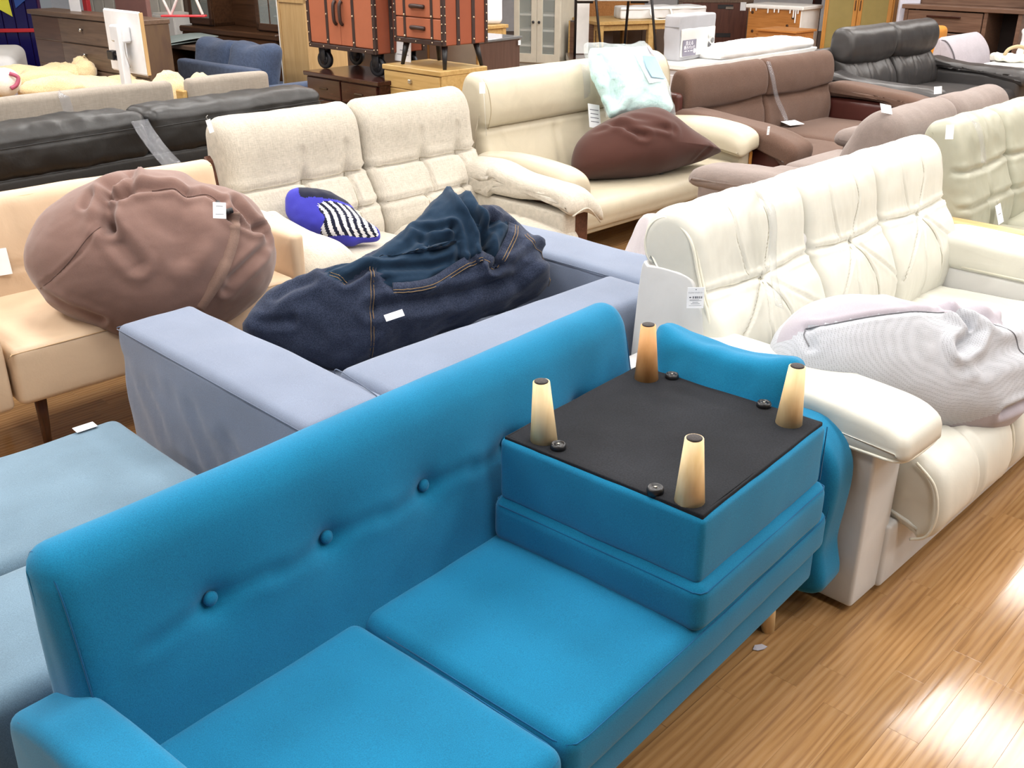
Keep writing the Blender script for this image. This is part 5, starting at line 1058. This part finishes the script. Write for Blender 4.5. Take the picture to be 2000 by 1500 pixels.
# navy sofa facing away
nv=fabric('navy_marl','3d4a63',320,.2,.3,tweed=260,blot=.08,h2='4d5b76')
t=thing('sofa','navy blue marl sofa with two slouched back cushions','sofa',C_(-1.93,7.93),47)
V,Fc=rbox(-.06,.04,.0,1.12,.2,.64,.03,4,(5,20,8)); V=wrinkle(V,Fc,.004,4,2); part('backrest',(V,Fc),nv,t)
for y0,y1,s in ((.06,.60,3),(.58,1.10,4)):
    V,Fc=rbox(.10,.28,y0,y1,.40,.80,.07,5,(8,18,14),(.03,.01,.0)); V[:,2]-=.015*np.exp(-((V[:,1]-(y0+y1)/2)/.12)**2)*(V[:,2]>.65); V[:,0]+=(V[:,2]-.4)*.18-.05; V=wrinkle(V,Fc,.012,4,s); part('back_cushion',(V,Fc),nv,t)
V,Fc=rbox(.08,.85,-.02,1.1,.18,.40,.05,4,(12,14,4)); part('seat_cushion',(V,Fc),nv,t)
V,Fc=rbox(.02,.85,-.14,.0,.06,.52,.04,4,(12,5,8)); part('armrest',(V,Fc),nv,t); V,Fc=rbox(.02,.85,1.1,1.24,.06,.52,.04,4,(12,5,8)); part('armrest',(V,Fc),nv,t)
# screen stand (seen from behind)
t=thing('screen_stand','white board on a white pole stand with a black clamp and cable','stand',(-2.5,6.9,0),45)
bx('board',t,(.06,.085,-.03,.50,.715,1.12),plain('board_white','eff0f2',.35),.012); bx('board_edge',t,(.064,.09,-.034,-.028,.72,1.115),W_beige,.002)
bx('pole',t,(-.03,.02,.12,.19,.02,1.03),plain('pole_white','dfe3e8',.4),.006); bx('bracket',t,(-.01,.06,.11,.29,.92,1.03),plain('pole_white','dfe3e8',.4),.012); bx('bracket',t,(.03,.062,.25,.36,.95,.99),wht,.006)
bx('foot',t,(-.22,.22,-.1,.4,0,.025),plain('pole_white','dfe3e8',.4),.008)
part('cable',tube([(.0,.105,.93),(-.005,.10,.86),(.0,.085,.80),(.01,.09,.77),(.02,.12,.765)],.004,6,False,24),gry,t)
bx('clamp',t,[(-.02,.03,.27,.36,.80,.86),(-.01,.02,.19,.30,.83,.85),(-.01,.02,.19,.28,.80,.815)],blackm,.006)
# beds and plush bears
t=thing('bed','low bed with a lilac grey sheet under the plush bears','bed',C_(-3.1,7.15),45)
V,Fc=rbox(0,.62,.0,2.2,.25,.50,.05,4,(20,20,4),(0,0,.01)); V=wrinkle(V,Fc,.012,4,2); part('mattress',(V,Fc),fabric('lilac_sheet','a39fae',300,.05,.15),t); bx('base',t,(.03,.59,.03,2.17,.04,.26),wht,.01)
V,Fc=rbox(.34,.64,-.02,2.22,.45,.515,.03,4,(20,14,3)); V=wrinkle(V,Fc,.015,5,2); part('white_throw',(V,Fc),fabric('white_quilt','ececec',200,.03,.2,blot=.02),t)
t=thing('mattress','white quilted mattress end in front of the navy slat display','mattress',(-4.72,9.15,0),20)
V,Fc=rbox(-.7,.36,-.3,.8,.36,.62,.08,5,(24,20,5),(0,0,.03)); V=crease(V,Fc,[([(x,.3),(x+.12,.56)],.02,.01) for x in np.arange(-.7,.4,.16)],(0,2),(0,-1,0)); part('cover',(V,Fc),fabric('white_quilt','ececec',200,.03,.2,blot=.02),t); bx('base',t,(-.6,.3,-.2,.7,.05,.37),wht)
fur=fabric('honey_fur','e6cb9a',160,.12,1.0,blot=.06,sheen=.4,h2='efd9ae'); fur2=fabric('cream_fur','efe9dc',160,.08,1.0,blot=.03,sheen=.4); pinkm=plain('tongue_pink','a8506a',.6); eye=plain('bead_black','151214',.2)
def blob(c,r,s=0,amp=.02,sc=7):
    V=[];Fc=[];n,mm_=26,18
    for i in range(mm_+1):
        for j in range(n): a=math.pi*i/mm_;b=2*math.pi*j/n; V.append((math.sin(a)*math.cos(b),math.sin(a)*math.sin(b),math.cos(a)))
    for i in range(mm_):
        for j in range(n): Fc.append((i*n+j,(i+1)*n+j,(i+1)*n+(j+1)%n,i*n+(j+1)%n))
    V=np.array(V)*np.array(r)+np.array(c); N=normals(V,Fc); N=np.where(np.linalg.norm(N,axis=1,keepdims=True)<.5,[[0,0,1.]],N)
    V=wrinkle(V,Fc,amp,sc,s,N=N); V=wrinkle(V,Fc,amp*.5,40,s+1,N=N); return V,Fc
t=thing('teddy_bear','big honey yellow plush bear lying on its back with cream muzzle, on the lilac bed','plush toy',(-3.30,7.62,.50),28)
part('body',blob((.06,0,.03),(.38,.20,.095),3),fur,t); part('head',blob((-.55,.02,.10),(.22,.20,.14),4),fur,t); mz=part('muzzle',blob((-.40,-.08,.12),(.11,.12,.10),5,.008),fur2,t)
part('mouth',tube([(-.36,-.185,.19),(-.31,-.185,.16),(-.33,-.195,.11),(-.37,-.20,.09)],.014,8,False,20),pinkm,mz)
for y in (-.17,.2): part('ear',blob((-.74,y,.2),(.07,.08,.06),6),fur,t)
for y in (-.12,.12): part('eye',blob((-.50,y,.3),(.018,.018,.018),1,0),eye,t)
part('arm',blob((-.1,-.26,.08),(.22,.09,.08),7),fur,t); part('arm',blob((-.1,.27,.08),(.22,.09,.08),8),fur,t)
part('leg',blob((.46,-.14,.02),(.20,.09,.08),9),fur,t); part('leg',blob((.46,.14,.02),(.20,.09,.08),10),fur,t)
t=thing('teddy_bear','second honey yellow plush bear stretched out at the back of the bed','plush toy',(-3.77,8.15,.515),22)
part('body',blob((-.15,0,.06),(.42,.13,.075),13),fur,t); part('head',blob((-.75,.0,.13),(.22,.2,.16),14),fur,t)
for y in (-.14,.14): part('ear',blob((-.82,y,.25),(.07,.04,.07),6),fur,t)
part('arm',blob((.05,-.17,.06),(.16,.07,.06),17),fur,t); part('leg',blob((.22,-.07,.06),(.20,.08,.065),18),fur,t); part('leg',blob((.22,.12,.06),(.20,.08,.07),19),fur,t); part('foot',blob((.38,-.06,.08),(.09,.09,.085),20),fur,t); part('foot',blob((.38,.12,.08),(.09,.08,.085),21),fur,t)
t=thing('teddy_bear','third honey plush bear with both feet up behind the grey armchair','plush toy',[-2.31,7.1,0.06],25)
part('body',blob((-.05,.15,.25),(.26,.24,.26),23),fur,t); part('leg',blob((.05,-.1,.35),(.14,.2,.14),24),fur,t); part('foot',blob((-.06,-.12,.52),(.125,.09,.17),25),fur,t); part('foot',blob((.16,-.06,.50),(.10,.08,.15),26),fur,t); part('head',blob((-.1,.52,.18),(.2,.2,.18),27),fur,t)
for x in (-.24,.05): part('ear',blob((x,.56,.33),(.06,.04,.06),6),fur,t)
part('arm',blob((-.3,.1,.2),(.1,.16,.09),28),fur,t); part('arm',blob((.22,.15,.2),(.1,.16,.09),29),fur,t)

# ================================================================ BEDDING PACK, PAPER TAGS, CLEAR TAPE
''
PK=plane_thing('bedding_pack','pale aqua fluffy bedding set in a clear plastic bag leaning on the cream sofa','bedding pack',[0.588,5.843,0.773],18,22)
kp=[[(-0.127,0.229),(-0.103,0.248),(-0.01,0.248),(0.084,0.245),(0.164,0.242),(0.209,0.223),(0.246,0.179),(0.268,0.122),(0.292,0.052),(0.316,-0.02),(0.335,-0.079),(0.337,-0.117),(0.279,-0.141),(0.167,-0.135),(0.039,-0.137),(-0.041,-0.144),(-0.066,-0.117),(-0.087,-0.059),(-0.102,-0.001),(-0.123,0.086),(-0.136,0.158)],[(-0.16,0.27),(-0.106,0.276),(-0.008,0.262),(0.117,0.257),(0.186,0.275),(0.213,0.258),(0.241,0.222),(0.292,0.11),(0.331,-0.006),(0.347,-0.118),(0.342,-0.164),(0.293,-0.165),(-0.044,-0.147),(-0.066,-0.117),(-0.097,-0.015),(-0.135,0.109),(-0.155,0.201)],[(0.094,0.221),(0.191,0.23),(0.296,0.034),(0.168,0.013)],[(0.142,0.168),(0.235,0.167),(0.284,0.04),(0.185,0.047),(0.157,0.104)],[(-0.111,0.234),(-0.077,0.156),(-0.047,0.04),(-0.031,-0.061)],[(0.19,0.227),(0.21,0.229),(0.253,0.187),(0.24,0.161),(0.202,0.189)]]
pmt=plain('aqua_fluff','b9e4df',.85); pmt2=fabric('aqua_fleece','b4dfdc',180,.10,.8,blot=.05,h2='cdeeea')
V,Fc,nf=inflate(kp[0],.075,.075,130,34,3.0,.5,[(kp[4],.03,.035,.01)],[(.016,7,3,(1,1,1)),(.006,20,4,(1,1,1))])
part('folded_fleece',(V,Fc),pmt2,PK)
O_=crom(kp[1],130); V2,F2,n2=inflate(kp[1],.092,.085,130,30,3.2,.5,[(kp[4],.03,.03,.01)],[(.008,9,5,(1,1,1)),(.004,26,6,(1,1,1))])
part('plastic_bag',(V2,F2),film('clear_poly','f4fbff',.22,.08),PK)
def card(poly,off,th): 
    P=np.array(poly); n=len(P); h=[drape(V2,[p,p+1e-4],2,off,False)[0][2] for p in P]
    A=np.array([[*p,z] for p,z in zip(P,h)]); B_=A+np.array([0,0,th]); return np.concatenate([A,B_]),[tuple(range(n))[::-1],tuple(range(n,2*n))]+[(i,(i+1)%n,n+(i+1)%n,n+i) for i in range(n)]
ca_=part('printed_card',card(kp[2],.004,.002),plain('card_white','dfeef2',.3),PK,False)
part('card_picture',card(kp[3],.008,.002),plain('picture_blue','8cc3df',.3),ca_,False); part('card_emblem',card(kp[5],.006,.002),plain('emblem_pink','c9a9b6',.4),ca_,False)
# paper tags: thin card hung on or pinned to the goods
def ptag(name,lab,cat,loc,az,tilt,w,h,roll=0,rows=3,string=None,body=paper):
    t=thing(name,lab,cat,loc,0,None,rot=(R(90-tilt),0,R(az))); 
    if roll: t.rotation_euler=(R(90-tilt),R(roll),R(az))
    part('card',cbox(-w/2,w/2,-h/2,h/2,-.0008,.0008,.0003),body,t,False)
    if rows:
        m=MB(); r_=random.Random(int(w*9999))
        for k in range(rows): 
            y=h*(.26-.5*k/max(1,rows-1) if rows>1 else 0); a=w*(.25+.12*r_.random()); m.add(*cbox(-a,a,y-h*.014,y+h*.014,.0008,.0012,.0001))
        part('print',m,ink,t,False)
    if string is not None: part('string',tube(string,.0012,5),plain('nylon','bdbdb8',.4),t)
    return t
def on(fr,a,b,z): c,s=math.cos(R(fr[2])),math.sin(R(fr[2])); return (fr[0]+a*c-b*s,fr[1]+a*s+b*c,z)
FIV=[0.218,4.123,45]; FCR=[0.3,4.551,45]; FBR=[1.6,5.6,43.5]; FRG=[1.2,3.6,45]; FSG=[1.6,3.0,45]; FW=[0.874,2.099,45]; FBL=[-2.17,4.287,49]; FBE=[-1.566,2.877,45]
ptag('price_tag','thin white tag tied to the corner of the ivory sofa back','tag',[-1.245,4.186,0.868],45,0,.022,.055,-12,0,[(0,.027,0),(-.004,.04,.0),(.004,.045,.003)])
ptag('price_tag','white tag on a string high on the cream sofa back','tag',[-0.153,5.301,0.866],45,5,.040,.055,4,0,[(.008,-.027,.002),(.012,-.12,.004),(.02,-.24,.002)])
t=ptag('price_card','white price card propped on the cream sofa back beside the bedding pack','price card',[0.475,5.876,0.629],45,18,.105,.135,12,4)
ptag('price_tag','tiny white label on the brown sofa arm','tag',[1.532,6.058,0.514],38,0,.022,.05,3,2)
ptag('price_card','white card lying on the brown sofa seat','price card',[2.031,7.364,0.336],30,82,.14,.10,0,0)
ptag('price_tag','white price slip nearest us on the taupe sofa headrest','tag',[1.659,4.534,0.882],20,38,.062,.045,12,2)
ptag('price_tag','white price slip poking up between the taupe sofa headrests','tag',[2.049,4.958,0.903],25,10,.05,.035,0,0)
ptag('price_tag','blank white tag at the top corner of the sage sofa','tag',[1.71,3.959,0.885],30,10,.048,.055,5,0)
ptag('price_tag','white tag hanging low on a loop on the sage sofa back','tag',[2.087,4.194,0.497],35,14,.038,.085,-14,1,[(0,.042,0),(-.012,.06,.006),(.004,.065,.008)])
t=ptag('price_tag','printed white swing tag on the piping of the white leather sofa','tag',[0.494,2.543,0.701],2,4,.046,.058,0,0)
text('lettering','トレジャーファクトリー',.0056,ink,t,(-.0205,.0125,.0009),(0,0,0),.0001,width=.66)
m=MB()
for k,x in enumerate((-.008,-.005,-.0015,.0005,.003,.006,.009,.0125,.0155)): m.add(*cbox(x,x+(.0012 if k%2 else .002),-.0015,.0045,.0008,.0011,.00005))
m.add(*cbox(-.017,-.012,-.0,.003,.0008,.0011,.00005)).add(*cbox(-.016,.016,-.008,-.0073,.0008,.0011,.00005)).add(*cbox(-.008,.008,-.0125,-.0115,.0008,.0011,.00005)).add(*cbox(-.012,.012,-.0165,-.0155,.0008,.0011,.00005)).add(*cbox(-.016,.01,-.005,-.0042,.0008,.0011,.00005)).add(*cbox(-.017,.017,-.0215,-.021,.0008,.0011,.00005))
part('print',m,ink,t,False); part('eyelet',lathe([(.0016,0),(.001,.0003)],10,(0,.023,.0008)),ink,t)
t=ptag('price_tag','white tag on a black loop on the mauve bean bag','tag',[-0.829,2.78,0.879],20,25,.036,.046,8,2)
ptag('price_tag','white tag resting on the denim bean bag hem','tag',[-0.334,2.66,0.607],20,50,.055,.022,-12,1)
ptag('price_card','white card on the beige sofa back at the picture edge','price card',[-1.745,3.28,0.57],35,15,.05,.09,0,0)
ptag('paper_slip','small white paper slip on the far edge of the pale blue ottoman','slip',[-1.122,2.342,0.413],45,86,.055,.03,0,0)
# clear tape
tp=film('clear_tape','b9bcc4',.14,.05)
def tape(lab,fr,pts,w,nrm,m=tp):
    P=pts; c,s=math.cos(R(fr[2])),math.sin(R(fr[2])); n=(nrm[0]*c-nrm[1]*s,nrm[0]*s+nrm[1]*c,nrm[2])
    o=part('clear_tape',ribbon(crom(P,24,False),w,.0012,n),m,None); return tag(o,lab,'tape')
tape('strip of clear tape bridging the black sofa and the beige sofa back',FBL,[[-1.7,4.644,0.814],[-1.669,4.62,0.766],[-1.602,4.574,0.689],[-1.547,4.546,0.637],[-1.521,4.53,0.621]],.085,(0,-1,.35))
tape('strip of clear tape pulled down the white sofa back',FW,[[0.711,2.926,0.907],[0.721,2.822,0.907],[0.735,2.787,0.879],[0.745,2.776,0.822],[0.75,2.774,0.747],[0.745,2.705,0.7],[0.75,2.639,0.639]],.042,(0,-1,.3),film('frosted_tape','c4c7c3',.35,.2))
tape('strip of clear tape running down the grey sofa back beyond the black sofa',FBL,[[-2.286,5.219,0.846],[-2.255,5.17,0.846],[-2.249,5.173,0.801],[-2.241,5.181,0.723]],.055,(0,-1,.2))
tape('wrinkled clear tape over the brown sofa back split',FBR,[[1.788,7.28,0.772],[1.822,7.245,0.672],[1.88,7.3,0.525],[1.954,7.355,0.41],[1.983,7.338,0.348]],.05,(0,-1,.2))
tape('shiny clear tape over the top of the sage sofa back',FSG,[[1.878,4.211,0.902],[1.893,4.156,0.886],[1.927,4.161,0.834],[1.954,4.167,0.759],[1.96,4.159,0.723]],.05,(0,-1,.4))
tape('strip of clear tape over the cream sofa headroll',FCR,[[0.382,5.981,0.916],[0.414,5.929,0.897],[0.426,5.903,0.83],[0.433,5.918,0.728]],.06,(0,-1,.4))
o=part('paper_scrap',([( -.02,0,0),(-.008,.011,.002),(.012,.009,.001),(.02,-.003,0),(.006,-.011,.002),(-.012,-.009,.001)],[(0,1,2,3,4,5)]),plain('scrap_grey','b7b4be',.7),None,False); place(o,[0.607,1.96,0.002],20); tag(o,'small pale scrap of paper on the floor by the teal sofa leg','scrap')
